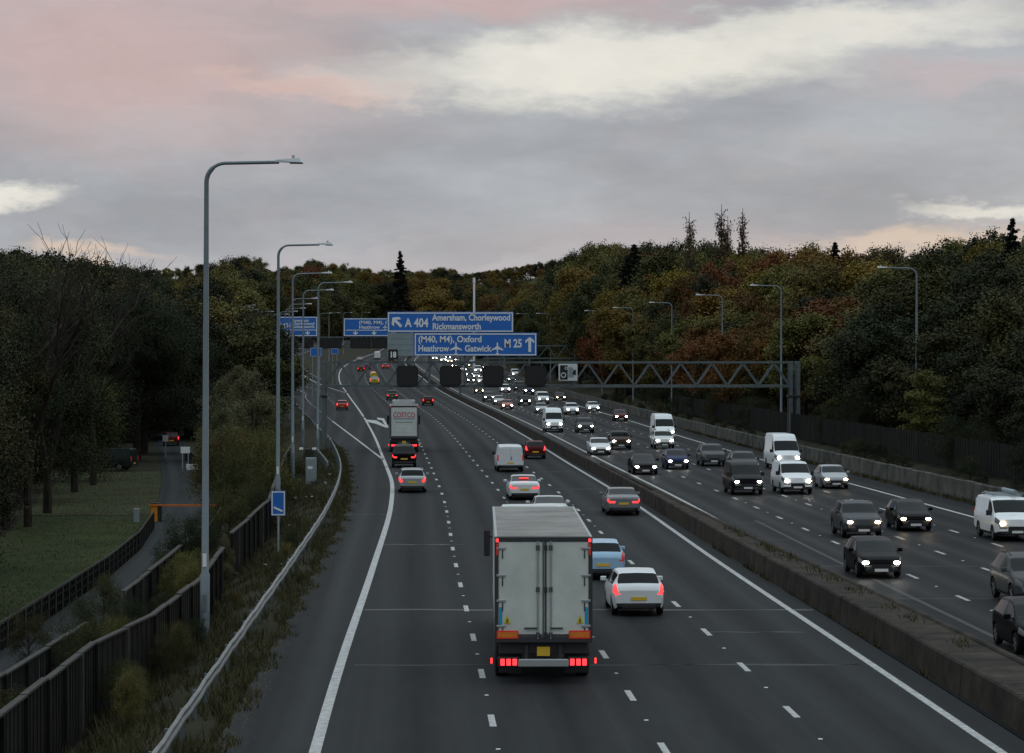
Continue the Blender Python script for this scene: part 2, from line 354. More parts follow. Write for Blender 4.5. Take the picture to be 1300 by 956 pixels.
def ribbon(name, xf, y0, y1, w, parent, step=6, zf=None, m=WHITE_LINE, lift=.004, wf=None):
    n = max(2, int((y1-y0)/step)); mb = MB(); zf = zf or (lambda X, Y: zm(Y)); v = []
    for i in range(n+1):
        Y = y0 + (y1-y0)*i/n; X = xf(Y); ww = wf(Y) if wf else w
        v += [(X-ww/2, Y, zf(X, Y)+lift), (X+ww/2, Y, zf(X, Y)+lift)]
    mb.add(v, [(2*i, 2*i+1, 2*i+3, 2*i+2) for i in range(n)])
    return mb.build(name, m, parent)
ribbon('edge_line', AL, 20, 211, .26, road); ribbon('edge_line', AL, 211.2, 345, .24, road); ribbon('edge_line', AL, 350, 1150, .26, road, 8)
ribbon('edge_line', ML, 20, 1150, .22, road, 6)
ribbon('edge_line', BL, 212, 330, .20, road); 
ribbon('edge_line', lambda Y: SR(Y), 492, 960, .22, slip, 8, lambda X, Y: zslip(Y))
ribbon('edge_line', lambda Y: SR(490)+(AL(395)-SR(490))*(490-Y)/95, 395, 488, .18, road)
ribbon('edge_line', lambda Y: BL(Y), 492, 960, .2, slip, 8, lambda X, Y: zslip(Y))
ribbon('edge_line', RH, 20, 1150, .24, road_r); ribbon('edge_line', RI, 20, 1150, .2, road_r)
SEAM = mat('old_lane_joint', (.036,.038,.040), .7, .2, var=.3, vscale=2)
ribbon('lane_joint', lambda Y: RI(Y)+1.9, 70, 135, .20, road_r, m=SEAM)
DARKSEAM = mat('bitumen_joint', (.016,.016,.017), .5, .4)
# dashes: 2 m marks every 9 m; the near ones each a piece, those beyond joined
dash_me = MB().add([(-.08,-1,0),(.08,-1,0),(.08,1,0),(-.08,1,0)], [(0,1,2,3)]).mesh('lane_dash', WHITE_LINE)
stud_me = MB().box((0,0,.008), (.10,.10,.016), bev=.01).mesh('road_stud', SIGN_WHITE)
def dashes(xf, parent, off, zf=None, y1=900, near=360, mark=2.0, gap=7.0, wide=1.0, y0=24):
    zf = zf or zm; far = MB(); Y = y0+off; cap = []
    while Y < y1:
        a = math.atan2(-(xf(Y+2)-xf(Y-2)), 4)
        if Y < near:
            o = link('lane_dash', dash_me, parent, (xf(Y), Y, zf(Y)+.005), a); o.scale = (wide, mark/2, 1)
            if Y < 150:
                Ys = Y+4.5; link('road_stud', stud_me, parent, (xf(Ys), Ys, zf(Ys)+.002))
        else:
            v = []
            for yy in (Y-mark/2, Y+mark/2): v += [(xf(yy)-.09*wide, yy, zf(yy)+.006), (xf(yy)+.09*wide, yy, zf(yy)+.006)]
            far.add(v, [(0,1,3,2)])
        Y += mark+gap
    if far.f:
        o = far.build('far_lane_dashes', WHITE_LINE, parent); o['kind'] = 'stuff'
for k, off in ((1, 3.0), (2, 6.0), (3, 1.5)):
    dashes(lambda Y, k=k: ML(Y)-LW(Y)*k, road, off)
    dashes(lambda Y, k=k: RI(Y)+(RH(Y)-RI(Y))*k/4, road_r, off+2.2)
dashes(lambda Y: (BL(Y)+AL(Y))/2 if Y < 490 else (BL(Y)+SR(Y))/2, slip, 0, zslip, 940, 470, 2, 5, 1.0, 410)
dashes(BL, road, 0, zm, 488, 420, 1.6, 3.4, 1.2, 336)
# the deflection arrow before the slip nose, laid flat on lane one
def paint(pts, parent, lift=.006):
    MB().add([G(x, y)+Vector((0,0,lift)) for x, y in pts], [tuple(range(len(pts)-1, -1, -1))]).build('road_arrow', WHITE_LINE, parent)
paint([(463,532.6),(478,533.8),(491,541.0),(490.5,543.2),(477,538),(466,535.6)], road)
paint([(478.5,530.2),(487.5,531.2),(493.5,542.8),(490.8,542.6),(484.5,533.2),(480,533)], road, .008)
# joints and patches across the lanes
for Y, a, b, w, mt in ((72.5,-4.4,10,.10,SEAM),(88,-5,10.2,.16,DARKSEAM),(118,-6,-2.2,.14,DARKSEAM),(81,6,9.9,.12,SEAM),(140,-9,-6.6,.16,SEAM),(166,-5,6,.12,SEAM),(190,-8,4.6,.14,SEAM),(225,-9,3,.15,SEAM)):
    mb = MB(); n = 8; v = []
    for i in range(n+1):
        X = a+(b-a)*i/n; v += [(X, Y-w+.18*math.sin(i*2.1+Y), zm(Y)+.003), (X, Y+w+.15*math.sin(i*1.7+Y), zm(Y)+.003)]
    mb.add(v, [(2*i, 2*i+2, 2*i+3, 2*i+1) for i in range(n)]).build('surface_joint', mt, road)
for Y, w in ((92,.12),(106,.14),(121,.1),(133,.15),(160,.14),(205,.15)):
    ribbon('surface_joint', lambda t, Y=Y: 0, 0, 1, 1, road_r) if False else MB().add([(RI(Y)+.3,Y-w,zm(Y)+.003),(RH(Y)-.2,Y-w*.4,zm(Y)+.003),(RH(Y)-.2,Y+w*.4,zm(Y)+.003),(RI(Y)+.3,Y+w,zm(Y)+.003)], [(0,1,2,3)]).build('surface_joint', SEAM, road_r)
# ------------------------------------------------------------------ central reserve: two concrete walls with earth-soiled slabs between
med = setp(empty('central_barrier', (ML(60)+1.9, 60, 0)), 'long low soiled concrete barrier dividing the two carriageways', 'barrier')
def child_at(o, parent):
    o.parent = parent; o.matrix_parent_inverse = parent.matrix_world.inverted() if False else Matrix.Translation(-parent.location); return o
def wall_run(name, xf, y0, y1, step, thick, h, material, parent, jit=.0, zf=None, coping=None, z0=-.15):
    Y = y0; k = 0
    while Y < y1:
        st = step if Y < 300 else step*3
        g = .018; a = Vector((xf(Y+g), Y+g, 0)); b = Vector((xf(Y+st-g), Y+st-g, 0)); z = (zf or (lambda Y: zm(Y)))
        hh = h + rnd.uniform(-jit, jit); ox = rnd.uniform(-jit, jit)
        za, zb = z(Y), z(Y+st); t = thick/2; bt = .05
        def ring(p, zz): return [(p.x-t-.06+ox, p.y, zz+z0), (p.x+t+.06+ox, p.y, zz+z0), (p.x+t+ox, p.y, zz+hh-bt), (p.x+t-bt+ox, p.y, zz+hh), (p.x-t+bt+ox, p.y, zz+hh), (p.x-t+ox, p.y, zz+hh-bt)]
        mb = MB().add(ring(a, za)+ring(b, zb), [(5,4,3,2,1,0), tuple(range(6,12))]+[(i,(i+1)%6,6+(i+1)%6,6+i) for i in range(6)])
        child_at(mb.build(name, material, None), parent); Y += st; k += 1
BLF = spl([(20,1.25),(90,1.15),(120,.92),(150,.75),(200,.66),(900,.66)]); BRT = spl([(20,2.75),(80,2.6),(100,2.15),(130,1.5),(160,1.12),(200,.98),(900,.98)])
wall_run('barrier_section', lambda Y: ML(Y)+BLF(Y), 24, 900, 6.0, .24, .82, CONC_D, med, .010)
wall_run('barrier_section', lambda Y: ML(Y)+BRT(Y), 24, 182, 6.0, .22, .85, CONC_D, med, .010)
Y = 24.0
while Y < 148:
    y1 = Y+2.98; o_ = []
    for yy in (Y+.02, y1):
        l, r = ML(yy)+BLF(yy)+.13, ML(yy)+BRT(yy)-.12; o_ += [(l, yy, -.1), (r, yy, -.1), (r, yy, .78), (l, yy, .76)]
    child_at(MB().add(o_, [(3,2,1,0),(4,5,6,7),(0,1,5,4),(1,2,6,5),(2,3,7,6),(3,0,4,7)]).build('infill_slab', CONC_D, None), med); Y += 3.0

# ------------------------------------------------------------------ right boundary wall, fence behind it
rw = setp(empty('retaining_wall', (RW(150), 150, 0)), 'low stained concrete panel wall along the right hard shoulder', 'wall')
wall_run('wall_panel', lambda Y: RW(Y)+.02, 30, 700, 2.5, .2, 1.22, CONC_WALL, rw, .025)
ORD = ['first','second','third','fourth','fifth','sixth','seventh','eighth','ninth','tenth','eleventh','twelfth']
# ------------------------------------------------------------------ steel safety fence along the hard shoulder
def guardrail(xf, y0, y1, label, zf, step=3.2, side=1):
    g = setp(empty('guardrail', (xf(y0), y0, zf(xf(y0), y0))), label, 'guardrail')
    prof = [(.00,-.155),(.05,-.12),(.05,-.07),(.0,-.03),(.0,.03),(.05,.07),(.05,.12),(.00,.155),(-.025,.15),(.02,.105),(.02,.085),(-.03,.04),(-.03,-.04),(.02,-.085),(.02,-.105),(-.025,-.15)]
    Y = y0
    while Y < y1:
        a = Vector((xf(Y), Y, 0)); b = Vector((xf(Y+step), Y+step, 0)); sub = 4; vs = []; n = len(prof)
        for i in range(sub+1):
            yy = Y + step*1.01*i/sub; x = xf(yy); z = zf(x, yy)+.60+.018*math.sin(yy*.9)+.012*math.sin(yy*2.3)
            vs += [(x+px*side, yy, z+pz) for px, pz in prof]
        fs = [(i*n+k, i*n+(k+1) % n, (i+1)*n+(k+1) % n, (i+1)*n+k) for i in range(sub) for k in range(n)] + [tuple(range(n-1,-1,-1)), tuple(range(sub*n, sub*n+n))]
        child_at(MB().add(vs, fs).build('rail', RAIL, None, True), g)
        x = xf(Y)-.09*side; z = zf(x, Y)
        child_at(MB().box((x, Y, z+.22), (.11, .06, .98), bev=.01).build('post', GALV_D, None), g)
        Y += step
    return g
edge_z = lambda X, Y: gz(XE(Y)-.5, Y) if Y < 485 else zslip(Y)
guardrail(GUARD, 30, 236, 'bent steel guardrail curving along the left hard shoulder', edge_z)
guardrail(lambda Y: GUARD(Y)-.9 - (Y-196)*.018, 196, 228, 'short steel guardrail doubled behind the long one at the gantry leg', lambda X, Y: gz(X, Y)-.05)
guardrail(lambda Y: XE(Y)-.7, 240, 480, 'far steel guardrail along the left edge of the slip road', edge_z, 8)
guardrail(lambda Y: SR(Y)+1.5+max(0,(560-Y)*.02), 540, 780, 'pale curved guardrail round the gore beside the slip road', lambda X, Y: gz(X, Y), 8, -1)

# ------------------------------------------------------------------ timber fences on the left
def board_fence(pts, label, top, bot, cap=True, panel=3.0, boards=12, capm=TIMBER_CAP, mat_=TIMBER, name='timber_fence', posts=True, zrel=False):
    """close-boarded fence: pts are (X, Y); top and bot heights over the road (or over the ground with zrel)"""
    f = setp(empty(name, (pts[0][0], pts[0][1], gz(*pts[0]))), label, 'fence')
    P_ = [Vector((x, y, 0)) for x, y in pts]; seg = []
    for a, b in zip(P_, P_[1:]):
        n = max(1, round((b-a).length/panel)); seg += [(a.lerp(b, i/n), a.lerp(b, (i+1)/n)) for i in range(n)]
    for a, b in seg:
        ga = gz(a.x, a.y) if zrel else 0; gb = gz(b.x, b.y) if zrel else 0
        d = b-a; t = d.normalized(); nrm = Vector((t.y, -t.x, 0)); dz = rnd.uniform(-.03, .03); mb = MB()
        for k in range(boards):
            u0, u1 = (k+.04)/boards, (k+.96)/boards; off = nrm*(.012 if k % 2 else -.012) + nrm*rnd.uniform(-.004,.004)
            p, q = a+d*u0+off, a+d*u1+off; e = nrm*.011; zt = dz + rnd.uniform(-.015,.015); z0a = ga+(gb-ga)*u0
            v = [p-e, q-e, q+e, p+e]
            mb.add([(w.x, w.y, z0a+bot) for w in v]+[(w.x, w.y, z0a+top+zt) for w in v], [(3,2,1,0),(4,5,6,7),(0,1,5,4),(1,2,6,5),(2,3,7,6),(3,0,4,7)])
        o = child_at(mb.build('board_panel', mat_, None), f)
        if posts: child_at(MB().box((a.x+nrm.x*.06, a.y+nrm.y*.06, ga+(top+bot)/2), (.12,.12,top-bot+.05), bev=.012).build('post', capm if rnd.random() < .2 else mat_, None), f)
        if cap: child_at(MB().bar((a.x, a.y, ga+top+dz+.04), (b.x, b.y, gb+top+dz+.04), .17, .055).build('capping_rail', capm, None), f)
    return f
board_fence([(-10.7,46),(-10.95,61),(-11.05,68.7),(-10.5,76),(-10.6,88.5),(-11.4,102.5)], 'tall dark timber fence with pale capping behind the near lamp post', 1.0, -1.9)
board_fence([(-12.0,111),(-12.2,118),(-12.8,137),(-14.9,165),(-17.4,200),(-18.6,221)], 'dark timber fence running on behind the blue countdown marker', .95, -1.9, panel=3.0, boards=10)
board_fence([(-13.4,50),(-13.3,71),(-13.25,81)], 'short dark timber fence at the bottom left, behind the tall fence', .25, -1.6, boards=8)
board_fence([(-13.6,91),(-14.2,108),(-14.9,125)], 'dark timber fence beside the service road, behind the lamp post', .3, -1.6, boards=8)
def rail_fence(pts, label, h, step=2.0, rails=(.35,.7,1.0), m=TIMBER_CAP, thick=.05, pales=False):
    f = setp(empty('rail_fence', (pts[0][0], pts[0][1], gz(*pts[0]))), label, 'fence')
    P_ = [Vector((x, y, 0)) for x, y in pts]
    for a, b in zip(P_, P_[1:]):
        n = max(1, round((b-a).length/step))
        for i in range(n):
            p, q = a.lerp(b, i/n), a.lerp(b, (i+1)/n); zp, zq = gz(p.x, p.y), gz(q.x, q.y)
            child_at(MB().box((p.x, p.y, zp+h/2-.05), (.09,.09,h+.1), bev=.01).build('post', TIMBER if not pales else m, None), f)
            for r in rails: child_at(MB().bar((p.x, p.y, zp+h*r), (q.x, q.y, zq+h*r), thick, thick*1.5).build('rail', m if r > .9 else TIMBER, None), f)
            if pales:
                for k in range(3):
                    c = p.lerp(q, (k+.5)/3); zc = gz(c.x, c.y)
                    child_at(MB().box((c.x, c.y, zc+h*.47), (.10,.035,h*.9)).build('pale', TIMBER, None), f)
rail_fence([(-17.3,84),(-17.6,94),(-17.9,105),(-18.3,118),(-19.2,134),(-20.8,151)], 'low dark pale fence along the lawn beside the service road', 1.0, 1.9, pales=True)
rail_fence([(-15.2,128),(-16.6,148),(-19.2,173),(-23.4,202),(-27.5,226),(-31.3,248)], 'thin dark railing curving along the service road towards the wood', 1.3, 2.6, (.3,.65,1.0), GALV_D, .04)
board_fence([(RW(Y)+3.2, Y) for Y in range(118, 345, 12)], 'dark timber screen fence among the trees behind the concrete wall', 2.3, .2, cap=False, panel=3.0, boards=9, zrel=True, name='screen_fence')

# ------------------------------------------------------------------ service road, lawn, barrier
PX = spl([(60,-14.9),(94,-16.2),(125.6,-17.6),(166.6,-21.2),(237,-30.2),(300,-39.6),(420,-56)])
path = sheet('service_road', lambda Y: frac(PX(Y)-1.8, PX(Y)+1.75, 4), [60+4*i for i in range(85)], lambda X, Y: gz(X, Y)+.03, PATH_M, lambda X, Y, z: (X-PX(Y)+30, Y))
LX = lin([(84,-18.4),(108,-21.2),(175,-29.5),(218,-36.5),(226,-37)])
lawn = sheet('lawn', lambda Y: frac(LX(Y)-2.5, PX(Y)-2.0, 6), [84+4*i for i in range(20)]+[162], lambda X, Y: gz(X, Y)+.02, LAWN)
verge_p = sheet('rough_verge', lambda Y: frac(LX(Y)-2.5, PX(Y)-1.9, 6), [163+4*i for i in range(16)], lambda X, Y: gz(X, Y)+.02, VERGE)
ORANGE = mat('faded_orange_paint', (.50,.13,.015), .5, .4, var=.2, vscale=3)
YEL = mat('barrier_cabinet_yellow', (.52,.20,.012), .5, .4, var=.15, vscale=3)
bx, by = -21.6, 157.0; bz = gz(bx, by)
ga = setp(empty('gate_barrier', (bx, by, bz)), 'orange drop-arm barrier with yellow cabinet across the service road', 'barrier')
MB().box((0,0,.55), (.42,.36,1.1), bev=.05).build('cabinet', YEL, ga); MB().box((0,0,1.12), (.46,.40,.06), bev=.02).build('cabinet_lid', DARKPLASTIC, ga)
arm = MB(); arm.bar((-.3,-.22,1.02), (3.8,-.22,1.0), .06, .11); arm.build('arm', ORANGE, ga); MB().box((3.75,-.22,.48), (.08,.08,.96), bev=.01).build('arm_rest', TIMBER, ga)
MB().box((.34,.0,.5), (.20,.30,1.0), bev=.03).build('counterweight', DARKPLASTIC, ga)
GREYBOX = mat('grey_cabinet', (.20,.24,.25), .55, .4, var=.15, vscale=2)
cb = setp(empty('utility_cabinet', (-22.6,156.4,gz(-22.6,156.4))), 'small pale grey cabinet on the lawn beside the yellow barrier', 'cabinet')
MB().box((0,0,.42), (.34,.3,.84), bev=.03).build('casing', GREYBOX, cb); MB().box((0,-.155,.45), (.26,.02,.6), bev=.008).build('door', GREYBOX, cb)
def post_sign(x, y, w, h, z, m, label, cat='sign', name='road_sign', legs=1, pole=.045, back=None, zg=None, border=None):
    zg = gz(x, y) if zg is None else zg
    s = setp(empty(name, (x, y, zg)), label, cat)
    p = MB().box((0,0,z), (w,.03,h), bev=.012).build('panel', m, s)
    if border:
        b = MB()
        for a in ((0,-.019,h/2-.05,w-.06,.05),(0,-.019,-h/2+.05,w-.06,.05)): b.box((a[0],a[1],z+a[2]), (a[3],.008,a[4]))
        for sx in (-1,1): b.box((sx*(w/2-.05),-.019,z), (.05,.008,h-.15))
        b.build('border', border, p)
    for k in range(legs):
        xx = 0 if legs == 1 else (-w*.3 + w*.6*k); MB().tube([(xx,.06,-.2),(xx,.06,z+h*.4)], pole, 8).build('post', GALV, s, True)
    return s, p
post_sign(-27.9,222,.8,.55,1.9,SIGN_WHITE,'white notice board standing at the end of the rough verge', name='notice_board', legs=2)
post_sign(-33.6,252,.55,.6,1.9,SIGN_WHITE,'small white sign at the far bend of the service road')
s_, p_ = post_sign(-27.2,221,1.0,.5,.5,SIGN_WHITE,'low white board beside the service road edge', name='notice_board', legs=2)

# countdown marker: blue plate, one slanting white bar
cm, cp = post_sign(-10.75,119,.66,1.12,0,BLUE,'blue countdown marker with a single white bar beside the guardrail','sign','countdown_marker',border=SIGN_WHITE, zg=gz(-10.75,119), legs=1) if False else (None,None)
zg = gz(-10.7,119); zc = CAM_H-191/27.73-zg
cm, cp = post_sign(-10.7,119,.66,1.14,zc,BLUE,'blue countdown marker with a single white bar beside the guardrail','sign','countdown_marker',border=SIGN_WHITE)
MB().bar((-.2,-.022,zc-.18),(.2,-.022,zc-.36),.012,.085).build('white_bar', SIGN_WHITE, cp)
# cabinets at the gantry foot
c2 = setp(empty('equipment_cabinet', (-14.3,185,gz(-14.3,185))), 'grey steel equipment cabinet behind the guardrail near the gantry leg', 'cabinet')
MB().box((0,0,.85), (.75,.5,1.9), bev=.04).build('casing', GREYBOX, c2); MB().box((0,-.26,.9), (.62,.03,1.6), bev=.01).build('door', GREYBOX, c2); MB().box((-.05,-.28,1.1),(.34,.02,.2)).build('label_plate', SIGN_WHITE, c2)
c3 = setp(empty('signal_box', (-14.9,190,gz(-14.9,190))), 'dark control box on a post beside the grey cabinet', 'box')
MB().box((0,0,2.0), (.5,.35,.7), bev=.05).build('casing', DARKPLASTIC, c3); MB().tube([(0,.1,-.2),(0,.1,2.0)], .06).build('post', GALV, c3, True)
for sx in (-.5,.45):
    MB().box((sx,-.1,2.35), (.28,.3,.16), bev=.04).build('lamp_hood', SIGN_WHITE, c3)

# ------------------------------------------------------------------ lamp columns
POLE = mat('column_steel', (.13,.16,.175), .5, .45, .25, var=.15, vscale=1.2)
LANT = mat('lantern_grey', (.42,.44,.45), .45, .5, .2)
def lamp_meshes(h, arm_len):
    pole = MB().tube([(0,0,-.6),(0,0,1.9),(0,0,1.95),(0,0,h-.66)], [.15,.15,.115,.075], 12)
    arm = MB(); pts = [(0,0,h-.71)]
    for i in range(9):
        a = i/8*math.radians(88); pts.append((.6-.6*math.cos(a), 0, h-.66+.6*math.sin(a)))
    pts.append((arm_len-.7, 0, h-.02)); arm.tube(pts, [.075]*6+[.055]*(len(pts)-6), 8)
    head = MB().add([(-.45,-.07,-.02),(-.45,.07,-.02),(.35,.16,-.03),(.35,-.16,-.03),(-.45,-.06,.06),(-.45,.06,.06),(.30,.10,.11),(.30,-.10,.11)], [(0,1,2,3),(7,6,5,4),(0,4,5,1),(1,5,6,2),(2,6,7,3),(3,7,4,0)])
    head.v = [(x+arm_len-.35, y, z+h) for x, y, z in head.v]
    lens = MB().box((arm_len-.15, 0, h-.045), (.42,.2,.05), bev=.02); sens = MB().tube([(arm_len-.25,0,h+.08),(arm_len-.25,0,h+.2)], .05, 8)
    door = MB().box((0,-.15,1.0), (.14,.03,.55), bev=.01); tagp = MB().box((0,-.125,2.35), (.12,.02,.42))
    return [('pole', pole.mesh('pole', POLE, True)), ('arm', arm.mesh('arm', POLE, True)), ('lantern', head.mesh('lantern', LANT)), ('lens', lens.mesh('lens', HEADOFF)), ('photocell', sens.mesh('photocell', LANT)), ('access_door', door.mesh('access_door', POLE)), ('number_plate', tagp.mesh('number_plate', SIGN_WHITE))]
LM = lamp_meshes(15.0, 3.0)
def lamp(x, y, label, group, rz=0.0, zb=None):
    z = gz(x, y) if zb is None else zb
    o = setp(empty('lamp_post', (x, y, z), rz), label, 'lamp post', group); o.rotation_euler = (rnd.uniform(-.004,.004), rnd.uniform(-.006,.006), rz)
    for n, me in LM:
        if y > 330 and n in ('photocell','access_door','number_plate'): continue
        link(n, me, o)
left_l = [(82.5,-9.75),(145.4,-13.1),(198,-16.7),(228,-17.05),(256,-20.6),(300,-25.4),(345,-29.6),(390,-34),(440,-39.2),(490,-45.2),(540,-52.4),(590,-60.4),(640,-66.7),(690,-72.3),(740,-76)]
for i, (y, x) in enumerate(left_l):
    lb = ['tallest and nearest street lamp, standing before the timber fence', 'second lamp post along the left verge, behind the countdown marker'][i] if i < 2 else (f'{ORD[i]} lamp post along the left verge counted from the nearest' if i < 6 else 'far grey lamp post in the row along the slip road')
    lamp(x, y, lb, 'lamp posts along the left verge', 0, -.22 if y < 200 else zslip(y)-.1)
right_l = [(198,30.8),(250,25.9),(292,23.6),(340,20.9),(390,18.2),(440,15.3),(490,11.8),(540,8),(600,4),(680,-2),(760,-7),(860,-10)]
for i, (y, x) in enumerate(right_l):
    lb = ['nearest lamp post on the right bank, arm over the concrete wall', 'lamp post on the right bank half hidden by trees', 'lamp post on the right bank just beyond the gantry end'][i] if i < 3 else 'far lamp post among the trees of the right bank'
    lamp(x, y, lb, 'lamp posts along the right bank', math.pi, zm(y)+.2)
for y in (660, 760, 860, 980): lamp(AL(y)-5, y, 'far lamp post on the left of the main carriageway beyond the gore', 'far lamp posts beyond the gore', 0, zm(y)+.3)
mx = setp(empty('mast', (-10.2, 700, zm(700))), 'tall pale mast rising before the far trees', 'mast')
MB().tube([(0,0,-1),(0,0,12),(0,0,23.5)], [.34,.30,.28], 10).build('pole', SIGN_WHITE, mx, True); MB().tube([(0,0,23.4),(0,0,24.8)], .36, 10).build('antenna_shroud', SIGN_WHITE, mx, True)

# ------------------------------------------------------------------ gantries
def gantry(y, xl, xr, zb, zt, label, legs, pitch=2.8, depth=1.3, sec=.2, legw=.34, double=True, members=True):
    g = setp(empty('sign_gantry', (xl, y, 0)), label, 'gantry'); put = lambda mb, n, m=GALV_D: child_at(mb.build(n, m, None), g)
    for yy in ((y, y+depth) if double else (y,)):
        put(MB().bar((xl-.3,yy,zb),(xr+.3,yy,zb), sec, sec), 'bottom_chord'); put(MB().bar((xl-.3,yy,zt),(xr+.3,yy,zt), sec, sec), 'top_chord')
        n = max(2, round((xr-xl)/pitch)); p = (xr-xl)/n
        for i in range(n):
            a = xl+i*p
            put(MB().bar((a,yy,zb+.08),(a+p/2,yy,zt-.08), .13,.13), 'brace'); put(MB().bar((a+p/2,yy,zt-.08),(a+p,yy,zb+.08), .13,.13), 'brace')
    if double:
        k = xl
        while k < xr:
            put(MB().bar((k,y,zb),(k,y+depth,zb), .1,.1), 'cross_tie'); put(MB().bar((k,y,zt),(k,y+depth,zt), .1,.1), 'cross_tie'); k += pitch
        put(MB().box(((xl+xr)/2, y+depth/2, zb+.12), (xr-xl, depth*.6, .05)), 'walkway')
    for x, zg in legs:
        for yy in ((y, y+depth) if double else (y,)):
            put(MB().box((x, yy, (zg-.5+zt)/2), (legw, legw, zt+.2-zg+.5), bev=.03), 'leg')
        put(MB().box((x, y+depth/2, zb-.9), (legw*1.6, depth+legw*1.4, .18), bev=.03), 'leg_collar', DARKPLASTIC)
        put(MB().box((x, y+depth/2, zg+.12), (legw*2.2, depth+legw*2.4, .5), bev=.05), 'footing', CONC)
        put(MB().bar((x, y, zg+1.2), (x, y+depth, zb-1.1), .12, .12), 'brace')
    return g
GY = 236.0; PPM = F_PX/GY
gx_ = lambda px: (px-650)/PPM
gzp = lambda py: CAM_H-(py-HORIZON)/PPM
xl, xr = gx_(411), gx_(1003)
gantry(GY, xl, xr, gzp(490.5), gzp(460), 'long grey truss gantry over both carriageways carrying the signs and signals', [(xl, -.6), (xr+.1, .6), (xr+.75, .6)])
def text_mesh(body, size, m, align='LEFT', bold=0.0, width=None):
    c = bpy.data.curves.new('text', 'FONT'); c.body = body; c.size = size; c.align_x = align; c.offset = bold; c.extrude = .004; c.resolution_u = 3
    o = bpy.data.objects.new('text', c); COL.objects.link(o); bpy.context.view_layer.update()
    me = bpy.data.meshes.new_from_object(o.evaluated_get(bpy.context.evaluated_depsgraph_get())); bpy.data.objects.remove(o); bpy.data.curves.remove(c)
    me.materials.clear(); me.materials.append(m)
    co = np.empty(len(me.vertices)*3); me.vertices.foreach_get('co', co); co = co.reshape(-1, 3)
    sx = 1.0
    if width and len(co): sx = width/max(.01, co[:,0].max()-co[:,0].min())
    out = np.stack([co[:,0]*sx, -co[:,2], co[:,1]], 1); me.vertices.foreach_set('co', out.ravel()); me.update(); return me
def lettering(parent, body, x, z, size, width=None, m=SIGN_WHITE, y=-.075, align='LEFT', bold=.012, name='lettering'):
    o = link(name, text_mesh(body, size, m, align, bold, width), parent, (x, y, z)); return o
def sign_panel(name, label, cat, x0, x1, z0, z1, y, m=BLUE, border=True, group=None, bw=.10, thick=.12):
    s = setp(empty(name, ((x0+x1)/2, y, z0)), label, cat, group); w, h = x1-x0, z1-z0
    p = MB().box((0,0,h/2), (w, thick, h), bev=.03).build('panel', m, s)
    if border:
        b = MB(); f = -thick/2-.012; i = .06
        b.box((0,f,h-i-bw/2), (w-2*i,.02,bw)); b.box((0,f,i+bw/2), (w-2*i,.02,bw))
        for sx in (-1,1): b.box((sx*(w/2-i-bw/2),f,h/2), (bw,.02,h-2*i-2*bw-.004))
        b.build('border', SIGN_WHITE, s)
    return s, w, h
def arrow_mb(L, W_, t, y0=-.085, y1=-.068):
    """arrow pointing up, centred"""
    return [(-t/2,-L/2),(t/2,-L/2),(t/2,L/2-W_*.42),(W_/2,L/2-W_*.72),(W_/2,L/2-W_*.40),(0,L/2),(-W_/2,L/2-W_*.40),(-W_/2,L/2-W_*.72),(-t/2,L/2-W_*.42)]
def rot2(poly, a): return [(x*math.cos(a)-z*math.sin(a), x*math.sin(a)+z*math.cos(a)) for x, z in poly]
def put_arrow(parent, x, z, L, W_, t, a=0.0, m=SIGN_WHITE):
    mb = MB(); mb.prism(rot2(arrow_mb(L, W_, t), a), -.09, -.07); return mb.build('arrow', m, parent, loc=(x,0,z))
def plane_mb(parent, x, z, s, m=SIGN_WHITE):
    half = [(0,.95),(.10,.78),(.11,.32),(.85,-.12),(.85,-.30),(.11,-.08),(.07,-.62),(.30,-.82),(.30,-.95),(0,-.84)]
    poly = half + [(-a, b) for a, b in half[-2:0:-1]]
    return MB().prism([(a*s, b*s) for a, b in poly], -.09, -.07).build('aeroplane_symbol', m, parent, loc=(x,0,z))
SY = GY-.35
# upper board
s, w, h = sign_panel('direction_sign', 'upper blue motorway sign reading A 404 Amersham, Chorleywood, Rickmansworth', 'sign', gx_(492), gx_(652), gzp(422), gzp(396), SY)
kx = lambda px: gx_(px)-(gx_(492)+gx_(652))/2
put_arrow(s, kx(504), h*.50, 1.15, .95, .26, math.radians(45))
lettering(s, 'A 404', kx(514.5), h*.27, 1.10, gx_(545)-gx_(515), bold=.03); lettering(s, 'Amersham, Chorleywood', kx(549), h*.58, .80, gx_(648)-gx_(549), bold=.02); lettering(s, 'Rickmansworth', kx(549), h*.15, .80, gx_(609)-gx_(548), bold=.02)
# lower board and the grey backing beside it
s, w, h = sign_panel('direction_sign', 'lower blue motorway sign reading Oxford, Heathrow, Gatwick and M 25', 'sign', gx_(526), gx_(681.5), gzp(452), gzp(422.6), SY-.02)
kx = lambda px: gx_(px)-(gx_(526)+gx_(681.5))/2
lettering(s, '(M40, M4), Oxford', kx(531), h*.60, .80, gx_(611)-gx_(531), bold=.02); lettering(s, 'Heathrow', kx(531), h*.20, .80, gx_(570)-gx_(531), bold=.02); plane_mb(s, kx(579), h*.32, .62)
lettering(s, 'Gatwick', kx(590), h*.20, .80, gx_(624)-gx_(590), bold=.02); plane_mb(s, kx(631.5), h*.32, .62); lettering(s, 'M 25', kx(640), h*.38, 1.05, gx_(662)-gx_(640), bold=.03); put_arrow(s, kx(672.5), h*.50, 1.35, .8, .26)
s, w, h = sign_panel('sign_backing', 'plain grey panel below the left of the upper blue sign', 'panel', gx_(492), gx_(525.7), gzp(452), gzp(422.6), SY+.03, SIGN_GREY, False)
for k in range(1, 4): MB().box((0,-.07,h*k/4), (w-.1,.02,.03)).build('rib', SIGN_GREY, s)
